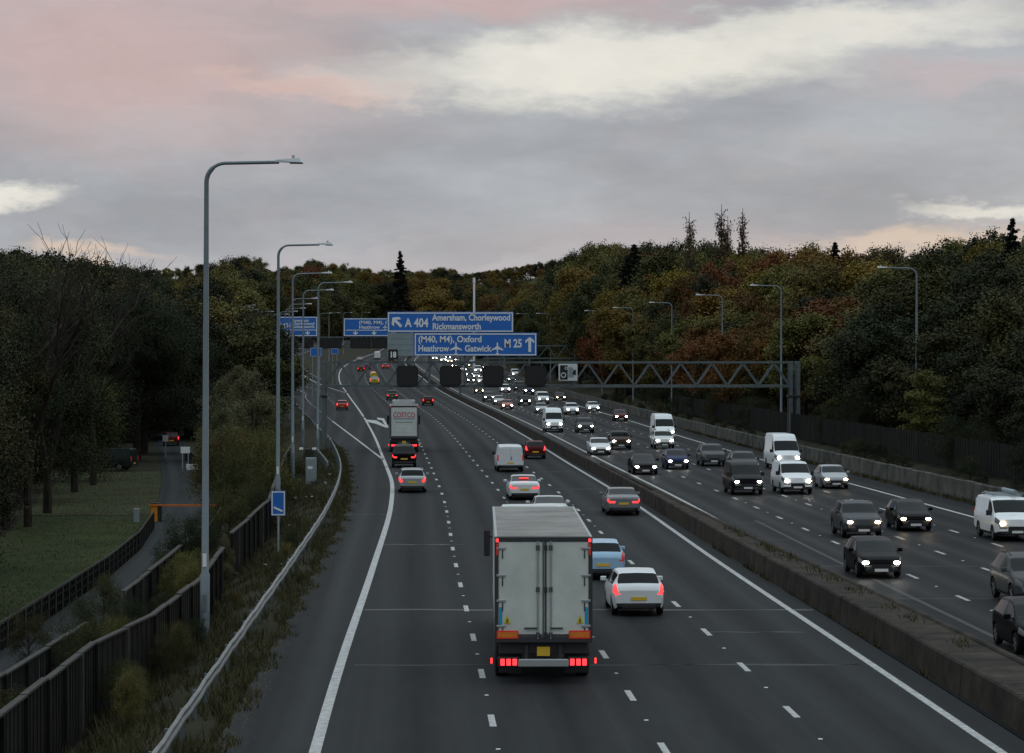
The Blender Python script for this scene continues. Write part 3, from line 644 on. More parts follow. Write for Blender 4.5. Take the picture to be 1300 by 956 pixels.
s, w, h = sign_panel('junction_number_sign', 'small black plate reading 18 at the foot of the grey panel', 'sign', gx_(493.5), gx_(505), gzp(456), gzp(443.5), SY-.12, BLACK, False)
lettering(s, '18', 0, h*.2, .70, w*.62, align='CENTER', bold=.03)
for px in (505, 545, 590, 635, 672):
    child = MB().box((0,0,0), (.16,.16,gzp(398 if px < 640 else 424)-gzp(489)), bev=.01).build('sign_post', GALV_D, None)
    child_at(child, bpy.data.objects['sign_gantry']); child.location = Vector((gx_(px), GY-.18, (gzp(398 if px < 640 else 424)+gzp(489))/2)); child.matrix_parent_inverse = Matrix.Translation(-bpy.data.objects['sign_gantry'].location)
MATRIXM = bpy.data.materials.new('signal_led_face'); MATRIXM.use_nodes = True
_t = MATRIXM.node_tree; _b = _t.nodes['Principled BSDF']; _b.inputs['Base Color'].default_value = (.004,.004,.005,1); _b.inputs['Roughness'].default_value = .45
def signal(px, py, wpx, hpx, y, ppm, label, group):
    x, z = (px-650)/ppm, CAM_H-(py-HORIZON)/ppm; w, h = wpx/ppm, hpx/ppm; c = min(w, h)*.12
    s = setp(empty('matrix_signal', (x, y, z-h/2)), label, 'signal', group)
    oct_ = [(-w/2+c,0),(w/2-c,0),(w/2,c),(w/2,h-c),(w/2-c,h),(-w/2+c,h),(-w/2,h-c),(-w/2,c)]
    MB().prism(oct_, -.18, .18).build('housing', BLACK, s)
    MB().prism([(a*.84, h/2+(b-h/2)*.84) for a, b in oct_], -.20, -.181).build('led_face', MATRIXM, s)
    for sx in (-.3,.3): MB().box((sx*w,.05,h+.14), (.09,.09,.34)).build('hanger', GALV_D, s)
    for sx in (-1,1):
        for sz in (.12,.88): MB().tube([(sx*w*.43,-.2,h*sz),(sx*w*.43,-.26,h*sz)], .06, 8).build('lantern', DARKPLASTIC, s)
    return s
for i, px in enumerate((517.5, 572, 626, 680)):
    signal(px, 477, 27, 25.5, GY-.55, PPM, ['black lane signal nearest the grey panel on the truss gantry','second black lane signal from the left on the truss gantry','third black lane signal from the left on the truss gantry','rightmost of the black lane signals, next to the camera sign'][i], 'lane signals on the truss gantry')
CAMW = mat('camera_sign_white', (.50,.53,.52), .5, .4)
s, w, h = sign_panel('camera_sign', 'white speed camera sign hung on the gantry right of the signals', 'sign', gx_(709), gx_(733), gzp(483.5), gzp(462), GY-.4, CAMW, False)
MB().prism([(-w*.42,h*.08),(-w*.02,h*.08),(-w*.02,h*.92),(-w*.42,h*.92)], -.085, -.068).build('camera_body', BLACK, s)
def ring_mb(cx, cz, r, t, y0, y1, n=20):
    mb = MB(); v = []
    for k in range(n):
        a = 2*math.pi*k/n
        for rr in (r, r-t):
            for yy in (y0, y1): v.append((cx+rr*math.cos(a), yy, cz+rr*math.sin(a)))
    f = []
    for k in range(n):
        a, b = 4*k, 4*((k+1) % n); f += [(a, a+2, b+2, b), (a, b, b+1, a+1), (a+2, a+3, b+3, b+2), (a+1, b+1, b+3, a+3)]
    return mb.add(v, f)
ring_mb(-w*.24, h*.34, .24, .08, -.098, -.086).build('lens_ring', CAMW, s); ring_mb(-w*.1, h*.75, .14, .06, -.098, -.086).build('flash_ring', CAMW, s)
MB().prism([(w*.02,h*.22),(w*.30,h*.22),(w*.30,h*.36),(w*.42,h*.36),(w*.42,h*.66),(w*.30,h*.66),(w*.24,h*.80),(w*.02,h*.80)], -.085, -.068).build('camera_bracket', SIGN_GREY, s)
MB().prism([(w*.22,h*.40),(w*.42,h*.34),(w*.42,h*.64),(w*.30,h*.62)], -.098, -.086).build('camera_hood', BLACK, s)

# the two gantries beyond
G2 = 520.0; P2 = F_PX/G2; fx = lambda px: (px-650)/P2; fz = lambda py: CAM_H-(py-HORIZON)/P2
gantry(G2, fx(323), fx(545), fz(441), fz(428), 'far truss gantry over the slip road carrying two blue signs', [(fx(323), zslip(520)-1), (fx(545), zm(520)-.5)], 4.2, 1.3, .24, .5)
G3 = 470.0; P3 = F_PX/G3
gantry(G3, (615-650)/P3, (775-650)/P3, CAM_H-(455-448)/P3, CAM_H-(439-448)/P3, 'far truss gantry over the right carriageway behind the near one', [(ML(470)+1.9, zm(470)), (17.8, zm(470))], 3.2, 1.2, .2, .36)
s, w, h = sign_panel('direction_sign', 'small far blue sign over the slip road reading A404', 'sign', fx(353.5), fx(403), fz(427), fz(402), G2-.3, bw=.16)
lettering(s, 'A404', -w*.48, h*.42, 1.5, w*.30, y=-.08, bold=.03)
for k, tx in enumerate(('Amersham', 'Chorleywood', 'Rickmansworth')): lettering(s, tx, -w*.14, h*(.74-.16*k), .82, w*(.42 if k == 0 else .56), y=-.08, bold=.02)
MB().box((0,-.085,h*.32), (w*.94,.02,.14)).build('divider', SIGN_WHITE, s)
for sx in (-.25,.25): put_arrow(s, w*sx, h*.17, .8, .9, .3, math.pi)
s, w, h = sign_panel('direction_sign', 'far blue sign partly behind the large one reading Oxford and Heathrow', 'sign', fx(436.5), fx(524), fz(427), fz(404), G2-.3, bw=.16)
lettering(s, '(M40, M4), Oxford', -w*.28, h*.68, .95, w*.62, y=-.08, bold=.02); lettering(s, 'Heathrow', -w*.28, h*.42, .95, w*.30, y=-.08, bold=.02); plane_mb(s, w*.10, h*.50, .6); lettering(s, 'Gatwick', w*.18, h*.42, .95, w*.26, y=-.08, bold=.02)
MB().box((0,-.085,h*.34), (w*.94,.02,.14)).build('divider', SIGN_WHITE, s)
for sx in (-.33,-.06,.22): put_arrow(s, w*sx, h*.18, .8, .9, .3, math.pi)
for px, wpx in ((366,26),(391,14),(420,28),(458,26),(482,20)):
    signal(px, 436, wpx, 13, G2-.6, P2, 'small black signal under the far blue signs', 'signals on the far gantry')
for px, py, wpx, hpx, Y, lb in ((401,447,14,11,470,'small blue board on a post in the gore beside the slip road'),(425,446,9,7,560,'tiny blue board on a post in the gore nearer the main road')):
    pp = F_PX/Y; x = (px-650)*Y/F_PX; z = CAM_H-(py-HORIZON)/pp; zg = gz(x, Y)
    s, p = post_sign(x, Y, wpx/pp, hpx/pp, z-zg, BLUE, lb, border=SIGN_WHITE, legs=2, pole=.06)
# ------------------------------------------------------------------ vehicles (built nose towards +y, origin on the ground under the middle)
def paint_m(name, c, rough=.30, metal=.0):
    dark = max(c) < .15
    return mat('paint_'+name, c, rough, .05 if dark else .38, metal, coat=0 if dark else .25, var=.05, vscale=1.5)
PAINT = dict(white=paint_m('white', (.62,.64,.65)), silver=paint_m('silver', (.30,.32,.33), .32, .35), grey=paint_m('grey', (.060,.064,.068), .32, .2), black=paint_m('black', (.005,.005,.006)),
    navy=paint_m('navy', (.012,.022,.065)), red=paint_m('red', (.30,.020,.016)), maroon=paint_m('maroon', (.075,.012,.014)), brown=paint_m('brown', (.040,.024,.017)), sky=paint_m('pale_blue', (.27,.42,.56)),
    dkgreen=paint_m('dark_green', (.016,.022,.020)), offwhite=paint_m('off_white', (.56,.57,.54)), cream=paint_m('grey_white', (.48,.50,.50)), pewter=paint_m('pewter', (.17,.18,.185), .32, .3), purple=paint_m('purple', (.06,.03,.12)), orange=paint_m('orange_red', (.34,.045,.02)))
SHAPE = {
 'hatch': dict(L=4.0, W=1.74, top=[(0,.60),(.05,.74),(.25,.84),(.92,1.0),(1.65,1.40),(2.2,1.48),(3.42,1.43),(3.90,1.03),(3.97,.96),(4.0,.86)], belt=(.92,1.02), ws=(.95,1.68), rw=(3.45,3.83), sg=(1.15,3.42), bp=(2.15,2.25), axle=(.80,3.30), r=.31, tum=.29),
 'sedan': dict(L=4.72, W=1.83, top=[(0,.58),(.05,.70),(.3,.81),(1.28,.98),(2.08,1.36),(2.65,1.44),(3.3,1.40),(4.02,1.10),(4.5,1.06),(4.68,1.02),(4.72,.92)], belt=(.92,.99), ws=(1.30,2.10), rw=(3.32,4.02), sg=(1.55,3.62), bp=(2.5,2.6), axle=(.88,3.75), r=.33, tum=.32),
 'fastback': dict(L=4.7, W=1.86, top=[(0,.56),(.05,.68),(.3,.79),(1.15,.96),(2.0,1.37),(2.6,1.44),(3.2,1.40),(4.15,1.10),(4.52,1.06),(4.66,1.02),(4.7,.92)], belt=(.91,.99), ws=(1.18,2.02), rw=(3.15,4.10), sg=(1.45,3.7), bp=(2.5,2.6), axle=(.9,3.75), r=.34, tum=.34),
 'estate': dict(L=4.6, W=1.77, top=[(0,.58),(.05,.72),(.3,.82),(1.15,.99),(1.9,1.40),(2.5,1.49),(4.1,1.45),(4.42,1.06),(4.56,1.0),(4.6,.90)], belt=(.93,1.0), ws=(1.18,1.92), rw=(4.12,4.44), sg=(1.4,4.1), bp=(2.4,2.5), axle=(.88,3.55), r=.32, tum=.26),
 'suv': dict(L=4.5, W=1.88, top=[(0,.66),(.05,.90),(.28,1.0),(1.1,1.13),(1.8,1.56),(2.35,1.67),(3.75,1.62),(4.24,1.18),(4.45,1.10),(4.5,.98)], belt=(1.05,1.14), ws=(1.13,1.82), rw=(3.78,4.24), sg=(1.35,3.85), bp=(2.35,2.45), axle=(.88,3.58), r=.36, tum=.26),
 'van': dict(L=5.0, W=1.98, top=[(0,.72),(.05,1.02),(.3,1.12),(.86,1.27),(1.62,1.84),(2.1,1.96),(4.80,1.95),(4.95,1.86),(5.0,1.2)], belt=(1.12,1.20), ws=(.90,1.66), rw=None, sg=(1.2,2.15), bp=None, axle=(.95,3.95), r=.34, tum=.13),
 'tallvan': dict(L=5.9, W=2.02, top=[(0,.74),(.05,1.10),(.3,1.20),(.8,1.38),(1.55,2.08),(2.1,2.52),(2.5,2.62),(5.65,2.62),(5.83,2.52),(5.9,1.4)], belt=(1.25,1.3), ws=(.85,1.62), rw=None, sg=(1.15,2.0), bp=None, axle=(1.0,4.6), r=.36, tum=.08),
 'pickup': dict(L=5.2, W=1.88, top=[(0,.68),(.05,.95),(.3,1.05),(1.25,1.16),(1.95,1.62),(2.4,1.72),(3.2,1.70),(3.45,1.14),(5.15,1.12),(5.2,.8)], belt=(1.06,1.12), ws=(1.28,1.98), rw=(3.22,3.44), sg=(1.5,3.2), bp=(2.4,2.5), axle=(.95,4.1), r=.38, tum=.22),
}
_body_cache = {}
def body_parts(kind):
    """dict of part name -> list of (verts, faces) MB for the shell of a vehicle kind"""
    if kind in _body_cache: return _body_cache[kind]
    q = SHAPE[kind]; L, Wd = q['L'], q['W']; top = lin(q['top']); zb0 = .20 if kind in ('hatch','sedan','fastback','estate') else .26
    van = kind in ('van','tallvan'); bl = lambda y: q['belt'][0] + (q['belt'][1]-q['belt'][0])*min(1, max(0, (y-.9)/(L-1.4)))
    ys = sorted(set([round(p[0], 3) for p in q['top']] + [round(.11*i, 3) for i in range(int(L/.11)+1)] + [L] + [q['ws'][0], q['ws'][1]] + list(q['rw'] or []) + list(q['sg']) + list(q['bp'] or [])))
    ys = [y for i, y in enumerate(ys) if i == 0 or y-ys[i-1] > .02 or y == L]; ra = q['r']+.07
    def tp(y): return (top(max(0, y-.06)) + 2*top(y) + top(min(L, y+.06)))/4 if .06 < y < L-.06 else top(y)
    rows = []
    for y in ys:
        ef = max(0, (.75-y)/.75); er = max(0, (y-(L-.6))/.6); w = Wd/2*(1 - (.16 if van else .24)*ef**2.6 - (.03 if van else .13)*er**2.4)
        t = tp(y); zs = min(bl(y), t-(.035 if van else .085)); gh = t-zs; b = smooth(.06, .32, gh); zb = zb0 + .10*ef**2 + .12*er**2
        wr = w*.955 - q['tum']*gh
        if not van: wr *= 1 - .10*smooth(L*.5, L-.3, y)
        p6 = Vector((w*.90, zs+gh*.50)).lerp(Vector((wr, t-(.12 if van else .10))), b)
        p6b = Vector((w*.83, zs+gh*.80)).lerp(Vector((wr*.955, t-.045)), b)
        p7 = Vector((w*.68, t-.010)).lerp(Vector((wr*.80, t-.014)), b)
        p = [Vector((0, zb)), Vector((w*.93, zb)), Vector((w*.985, zb+.12)), Vector((w, zb+(zs-zb)*.50)), Vector((w*.996, zb+(zs-zb)*.70)), Vector((w*.985, zs-.05)), Vector((w*.955, zs)), p6, p6b, p7, Vector((0, t))]
        for ya in q['axle']:
            d = abs(y-ya)
            if d < ra:
                za = q['r']-.01 + math.sqrt(ra*ra-d*d)
                for j in (1,2,3,4):
                    if p[j].y < za: p[j].y = min(za + .004*j, p[5].y-.05+.004*j)
        rows.append(p)
    parts = {}; TJ = (4,5) if kind in ('hatch','estate') else (4,); CUT = dict(hatch=.84, estate=.80, suv=.66, sedan=.58, fastback=.55).get(kind, .7)
    def P_(n): return parts.setdefault(n, MB())
    out = lambda y: L/2-y                                   # nose towards +y
    for i in range(len(ys)-1):
        y0, y1 = ys[i], ys[i+1]; ym = (y0+y1)/2
        for j in range(10):
            nm = 'body'; wss, rw, sg, bp = q['ws'], q['rw'], q['sg'], q['bp']
            if j == 0: nm = 'underbody'
            elif j == 1 and kind in ('suv','pickup','van','tallvan'): nm = 'sill_trim'
            elif j in (8,9) and wss[0] < ym < wss[1]: nm = 'windscreen'
            elif j in (8,9) and rw and rw[0] < ym < rw[1]: nm = 'rear_window'
            elif j == 6 and sg[0] < ym < sg[1] and not (bp and bp[0] < ym < bp[1]) and rows[i][7].y-rows[i][6].y > .12: nm = 'side_window'
            elif (j in TJ or (kind == 'hatch' and j == 6)) and ym > L-(.30 if kind == 'hatch' else .20) and not van: nm = 'tail'
            elif j in (4,5) and ym < .42: nm = 'head'
            for sx in (-1,1):
                key = nm+('_l' if sx < 0 else '_r') if nm in ('side_window','tail','head','sill_trim') else nm
                a, b2, c, d = rows[i][j], rows[i][j+1], rows[i+1][j+1], rows[i+1][j]; e = .006 if 'window' in nm or nm == 'windscreen' else 0
                v = [(sx*p.x, out(yy), p.y+0) for p, yy in ((a,y0),(b2,y0),(c,y1),(d,y1))]
                P_(key).add(v, [(0,1,2,3) if sx < 0 else (3,2,1,0)])
    for end, i in ((1,0),(-1,len(ys)-1)):                    # front and rear caps
        p = rows[i]; y = out(ys[i])
        for j in range(10):
            a, b2 = p[j], p[j+1]
            cc = CUT if end == -1 else .58
            if j == 9 or j == 0: cols = [(-1,1)]
            else: cols = [(-1,-cc),(-cc,cc),(cc,1)]
            for c0, c1 in cols:
                v = [(a.x*c0, y, a.y), (a.x*c1, y, a.y), (b2.x*c1, y, b2.y), (b2.x*c0, y, b2.y)]
                nm = 'body'
                side = '_l' if c1 < 0 else '_r'
                if end == -1 and j in (TJ if kind != 'hatch' else (5,)) and (c1 < 0 or c0 > 0) and not van: nm = 'tail'+side
                if end == 1 and j in (4,5) and (c1 < 0 or c0 > 0): nm = 'head'+side
                if j == 1: nm = 'front_skirt' if end > 0 else 'rear_skirt'
                P_(nm).add(v, [(3,2,1,0) if end > 0 else (0,1,2,3)])
    info = dict(L=L, W=Wd, zb=zb0, q=q, tp=tp, bl=bl)
    _body_cache[kind] = (parts, info); return _body_cache[kind]
def merge(mb):
    """weld equal corners so that the shading is smooth"""
    idx = {}; nv = []; mp = []
    for p in mb.v:
        k = (round(p[0],4), round(p[1],4), round(p[2],4))
        if k not in idx: idx[k] = len(nv); nv.append(k)
        mp.append(idx[k])
    r = MB(); r.v = nv
    for f, m in zip(mb.f, mb.m):
        g = []
        for i in f:
            if mp[i] not in g: g.append(mp[i])
        if len(g) > 2: r.f.append(tuple(g)); r.m.append(m)
    return r
_mesh_cache = {}
def cached(key, fn):
    if key not in _mesh_cache: _mesh_cache[key] = fn()
    return _mesh_cache[key]
def wheel_meshes(r, w=.20):
    def tyre():
        mb = MB(); n = 20; pr = [(r*.66,-w/2),(r*.9,-w/2),(r,-w/2+.04),(r,w/2-.04),(r*.9,w/2),(r*.66,w/2)]; v = []
        for k in range(n):
            a = 2*math.pi*k/n; v += [(x, rr*math.cos(a), rr*math.sin(a)) for rr, x in pr]
        m = len(pr); return mb.add(v, [(k*m+i, k*m+i+1, ((k+1) % n)*m+i+1, ((k+1) % n)*m+i) for k in range(n) for i in range(m-1)]).mesh('tyre', RUBBER, True)
    def rim():
        mb = MB()
        for x in (-w/2+.03, w/2-.03): mb.tube([(x-.012,0,0),(x+.012,0,0)], r*.18, 10)
        for k in range(5):
            a = 2*math.pi*k/5
            for x in (-w/2+.025, w/2-.025): mb.bar((x, 0, 0), (x, r*.64*math.cos(a), r*.64*math.sin(a)), .05 , .06)
        mb.tube([(-w/2+.05,0,0),(w/2-.05,0,0)], r*.60, 16, 1)
        ring = []
        return mb.mesh('rim', [RIMM, DARKPLASTIC])
    return cached(('tyre', r, w), tyre), cached(('rim', r, w), rim)
def add_wheels(root, spots, r, w=.20):
    t, rm = wheel_meshes(r, w)
    for x, y in spots:
        o = link('wheel', t, root, (x, y, r)); link('rim', rm, o)
def ell(mb, c, d, n=10, m=0):
    """flattened ball"""
    v = []; rings = 5
    for i in range(1, rings):
        a = math.pi*i/rings
        for k in range(n): b = 2*math.pi*k/n; v.append((c[0]+d[0]*math.sin(a)*math.cos(b), c[1]+d[1]*math.cos(a), c[2]+d[2]*math.sin(a)*math.sin(b)))
    v += [(c[0], c[1]+d[1], c[2]), (c[0], c[1]-d[1], c[2])]; T = len(v)
    f = [((i)*n+k, i*n+(k+1) % n, (i+1)*n+(k+1) % n, (i+1)*n+k) for i in range(rings-2) for k in range(n)]
    f += [(k, T-2, (k+1) % n) for k in range(n)] + [((rings-2)*n+k, (rings-2)*n+(k+1) % n, T-1) for k in range(n)]
    return mb.add(v, f, m)
def vehicle(kind, color, label, cat, pos, rz, front='on', rear='tail', group=None, far=False, name=None, extras=None, low=False):
    parts, I = body_parts(kind); L, Wd, q = I['L'], I['W'], I['q']; van = kind in ('van','tallvan')
    root = setp(empty(name or {'van':'van','tallvan':'van','suv':'suv','pickup':'pickup'}.get(kind, 'car'), pos, rz), label, cat, group)
    pm = PAINT[color]
    def lk(n, key, fn, parent=root, loc=None): return link(n, cached(key, fn), parent, loc)
    bodyo = lk('body', (kind,'body',color), lambda: merge(parts['body']).mesh('body', pm, True))
    lk('underbody', (kind,'under'), lambda: merge(parts['underbody']).mesh('underbody', DARKPLASTIC, True))
    for n_ in ('front_skirt','rear_skirt'): lk(n_, (kind,n_), lambda: merge(parts[n_]).mesh(n_, DARKPLASTIC, True))
    for sd in '_l', '_r':
        if 'sill_trim'+sd in parts: lk('sill_trim', (kind,'sill'+sd), lambda: merge(parts['sill_trim'+sd]).mesh('sill_trim', DARKPLASTIC, True))
    lk('windscreen', (kind,'ws'), lambda: merge(parts['windscreen']).mesh('windscreen', GLASS, True))
    if 'rear_window' in parts: lk('rear_window', (kind,'rw'), lambda: merge(parts['rear_window']).mesh('rear_window', GLASS, True))
    for sd in '_l', '_r':
        lk('side_window', (kind,'sw'+sd), lambda: merge(parts['side_window'+sd]).mesh('side_window', GLASS, True))
        h = lk('headlight', (kind,'head'+sd), lambda: merge(parts['head'+sd]).mesh('headlight', HEADOFF, True))
        sx = -1 if sd == '_l' else 1; zf = I['tp'](.12)-(.16 if not van else .22)
        if front == 'on' or front == 'warm':
            bm = HEADL if front == 'on' else HEADW
            lk('bulb', (kind,'bulb'+sd,front), lambda: ell(MB(), (sx*Wd*.345, L/2-.03, zf), (.135,.09,.068)).mesh('bulb', bm, True), h)
        tm = {'tail':TAIL,'brake':BRAKE,'off':TAILOFF}[rear]
        if not van: lk('tail_light', (kind,'tail'+sd,rear), lambda: merge(parts['tail'+sd]).mesh('tail_light', tm, True))
        else: lk('tail_light', (kind,'tail'+sd,rear), lambda: MB().box((sx*Wd*.455,-L/2-.0,1.05), (.10,.07,.42), bev=.02).mesh('tail_light', tm))
    # front: grille, intake, plate
    zb = I['zb']; zn = I['tp'](.0)
    lk('grille', (kind,'grille'), lambda: MB().box((0, L/2+.005, zn-.13), (Wd*.44,.03,.15 if not van else .22), bev=.01).mesh('grille', DARKPLASTIC))
    lk('bumper_intake', (kind,'intake'), lambda: MB().box((0, L/2-.004, zb+.14), (Wd*.62,.04,.15), bev=.02).mesh('bumper_intake', DARKPLASTIC))
    lk('front_plate', (kind,'fp'), lambda: MB().box((0, L/2+.018, zn-.27), (.52,.02,.11)).mesh('front_plate', PLATE_W))
    zp = .80 if kind not in ('hatch','sedan','fastback') else (.72 if kind == 'hatch' else .78)
    if van: zp = .78
    lk('rear_plate', (kind,'rp'), lambda: MB().box((0, -L/2-.012, zp-.13), (.52,.02,.11)).mesh('rear_plate', PLATE_Y))
    lk('rear_bumper', (kind,'rb'), lambda: MB().box((0, -L/2-.004, zb+.13), (Wd*.66,.06,.13), bev=.03).mesh('rear_bumper', DARKPLASTIC))
    if kind == 'estate' or kind == 'suv':
        for sx in (-1,1): lk('roof_rail', (kind,'rr',sx), lambda: MB().tube([(sx*Wd*.33, L/2-q['ws'][1]-.3, I['tp'](q['ws'][1]+.3)-.01),(sx*Wd*.33, L/2-2.6, I['tp'](2.6)+.035),(sx*Wd*.32, -L/2+1.0, I['tp'](L-1.0)-.0)], .02, 6).mesh('roof_rail', DARKPLASTIC))
    for sx in (-1,1):
        ym = L/2-q['sg'][0]-.12; zmr = I['bl'](q['sg'][0])+.10
        big = 1.7 if van else 1
        lk('mirror', (kind,'mir',sx,color if not van else 'k'), lambda: MB().box((sx*(Wd/2+.09), ym, zmr+.05*(big-1)), (.2,.12,.15*big), bev=.04).bar((sx*Wd*.46,ym,zmr-.06),(sx*(Wd/2+.05),ym,zmr-.04),.05,.04).mesh('mirror', pm if not van else DARKPLASTIC))
    if van and rear != 'none':
        lk('rear_door', (kind,'rd',color), lambda: MB().box((-Wd*.225,-L/2-.002,(I['tp'](L-.1)+.42)/2), (Wd*.43,.03,I['tp'](L-.1)-.62), bev=.02).mesh('rear_door', pm)); 
        lk('rear_door', (kind,'rd2',color), lambda: MB().box((Wd*.225,-L/2-.002,(I['tp'](L-.1)+.42)/2), (Wd*.43,.03,I['tp'](L-.1)-.62), bev=.02).mesh('rear_door', pm))
        lk('door_handle', (kind,'dh'), lambda: MB().box((.06,-L/2-.03,1.02), (.05,.04,.22), bev=.01).mesh('door_handle', DARKPLASTIC))
    if not low: add_wheels(root, [(sx*(Wd/2-.115), L/2-a) for sx in (-1,1) for a in q['axle']], q['r'])
    if extras: extras(root, I)
    return root
def place(kind, color, px, py, away, label, cat=None, dx=0.0, turn=0.0, **k):
    """stand the nearest end of the vehicle on the road at photo pixel px, py"""
    p = G(px, py); L = SHAPE[kind]['L']; a = heading(p.y)
    d = Vector((-math.sin(a), math.cos(a), 0)); c = p + d*(L/2); c.z = zm(c.y)+.006
    cats = dict(hatch='car', sedan='car', fastback='car', estate='car', suv='car', van='van', tallvan='van', pickup='pickup')
    slope = math.atan2(zm(c.y+2)-zm(c.y-2), 4)
    if away: k.setdefault('front', 'off')
    else: k.setdefault('rear', 'off')
    r = vehicle(kind, color, label, cat or cats[kind], c, (a if away else a+math.pi)+turn, **k)
    r.rotation_euler = (slope if away else -slope, 0, r.rotation_euler.z)
    return r
# ---- left carriageway, seen from behind
GA, GT = 'vehicles driving away on the left carriageway', 'oncoming vehicles on the right carriageway'
A = lambda *a, **k: place(a[0], a[1], a[2], a[3], True, a[4], group=GA, **k)
T = lambda *a, **k: place(a[0], a[1], a[2], a[3], False, a[4], group=GT, **k)
A('hatch','white',811,783,'white hatchback right of the large lorry, nearest car driving away', rear='brake')
A('hatch','sky',766,737,'pale blue hatchback half hidden by the right side of the lorry', rear='off')
A('fastback','cream',699,668,'pale grey saloon showing over the lorry roof')
A('fastback','white',666,635.5,'white saloon with lit high brake lamp ahead of the lorry', rear='brake')
A('sedan','pewter',792,655,'grey saloon in the outer lane beside the central barrier', rear='brake')
A('van','white',648,599.5,'white panel van seen from behind in the third lane', rear='off')
A('hatch','maroon',680,583,'dark red hatchback in the outer lane beside the white van', rear='brake')
A('estate','silver',523.5,626,'silver estate car in the inside lane', rear='brake')
A('suv','black',513,594,'black car following the box lorry closely', rear='brake')
A('suv','grey',498,508,'grey car ahead of the box lorry', rear='brake')
A('hatch','maroon',543.5,515,'dark red car to the right of the box lorry', rear='brake')
A('hatch','red',434.5,521,'red car on the slip road', rear='brake')
A('hatch','red',489.5,468.5,'small red car far ahead of the striped yellow van', rear='brake')
A('tallvan','white',479,456.5,'far white van beside the grey sign panel', rear='off')
A('hatch','maroon',458.5,472,'tiny dark red car far ahead in the inside lane', rear='brake'); A('hatch','purple',466.5,469,'tiny purple car far ahead left of the striped van', rear='off')
A('sedan','silver',456.5,459,'tiny silver car at the far bend of the left carriageway', rear='off'); A('suv','black',497,461,'tiny black car far ahead below the junction number plate', rear='off')
# ---- right carriageway, coming towards the camera
T('hatch','black',1119,735,'black hatchback with white lamps, closest to the barrier of the oncoming cars')
T('suv','grey',1097,684,'dark grey car with warm lamps behind the nearest black hatchback', front='warm')
T('hatch','black',1163,675,'black hatchback with orange lamps in the third oncoming lane', front='warm')
def rack(root, I):
    r = MB()
    for sx in (-.55,.55): r.bar((sx,I['L']/2-2.2,2.08),(sx,-I['L']/2+.5,2.08),.06,.06)
    for k in range(4): r.bar((-.7,.3-k*.75,2.03),(.7,.3-k*.75,2.03),.05,.06)
    r.build('roof_rack', GALV, root); MB().tube([(-.35,.5,2.18),(-.35,-2.0,2.18)], .10, 10).build('roof_pipe', SIGN_GREY, root, True)
T('van','white',1292,688,'white van with a roof rack at the right edge of the picture', front='warm', extras=rack)
T('suv','grey',1325,771,'dark car cut off by the right edge, behind the nearest one', front='off'); T('hatch','black',1334,834,'black car cut off by the right edge, nearest of the oncoming traffic', front='off')
T('hatch','silver',1062,621,'silver hatchback right of the white vans with four lamps lit', front='warm')
T('van','white',1013,628,'white van with dark grille, nearest of the white vans in mid road')
T('tallvan','white',1001,597,'tall white van behind the smaller white van')
T('van','black',950,629,'black van with bright lamps in mid road'); T('suv','grey',948,604,'grey car hidden behind the black van', front='off')
T('suv','grey',907,592,'grey car without lamps left of the tall white van', front='off')
T('hatch','navy',861,596,'dark blue hatchback with bluish lamps'); T('sedan','black',820,603,'black saloon next to the central barrier')
T('sedan','white',763,578,'white saloon beside the central barrier, behind the black saloon'); T('suv','brown',789,571,'dark brown car right of the white saloon')
T('suv','white',844,570,'white car right in front of the white panel van'); T('tallvan','white',845,560,'white panel van in the third lane behind the white car')
T('suv','grey',744,550,'grey car in the second oncoming lane behind the white saloon'); T('tallvan','white',704,549,'tall white van near the barrier with a dark grille')
T('hatch','maroon',789,535,'dark red car in the inside oncoming lane'); T('hatch','white',754,523,'white car by the far edge line of the right carriageway')
T('suv','white',727,527,'white car next behind the tall white van'); T('hatch','silver',688,525,'silver car left of the far white car')
T('van','white',690,513,'small white van below the rightmost lane signal'); T('hatch','brown',712,509,'dark car right of the small far white van', front='warm')
T('hatch','orange',644.5,520,'bright red car close to the barrier in the far queue'); T('hatch','silver',634,514,'silver car just behind the bright red one'); T('suv','grey',621,510,'grey car left of the far silver car')
T('suv','black',667,515,'black car right of the bright red car'); T('suv','white',642,499,'white car in the far queue under the lane signals'); T('hatch','brown',609,500,'dark car with warm lamps nearest the barrier in the far queue', front='warm')
T('van','grey',660,497,'grey van in the far queue between two lane signals'); T('suv','navy',672,501,'dark blue car in front of the far grey van')
FARL = 'tiny oncoming car in the far queue seen through the gantry'
for kd, cl, x, y in (('van','white',607,474),('hatch','black',598,486),('hatch','silver',605,481),('hatch','grey',596,478),('suv','white',612,488),('hatch','black',625,481),('suv','grey',650,486),('van','white',655,479),('hatch','silver',588,472),('hatch','black',577,467),
        ('suv','white',583,464),('hatch','grey',593,466),('suv','black',617,470),('hatch','white',571,461),('hatch','black',581,459),('van','white',563,460),('hatch','silver',600,462),('suv','maroon',640,472),('hatch','silver',632,490),('hatch','white',552,457),('suv','black',569,456)):
    T(kd, cl, x, y, FARL, front='warm' if rnd.random() < .3 else 'on')
# high brake lamp on the white saloon
for o in list(bpy.data.objects):
    if o.get('label') == 'white saloon with lit high brake lamp ahead of the lorry': MB().box((0,-1.38,1.27), (.55,.05,.05)).build('high_brake_light', BRAKE, o)

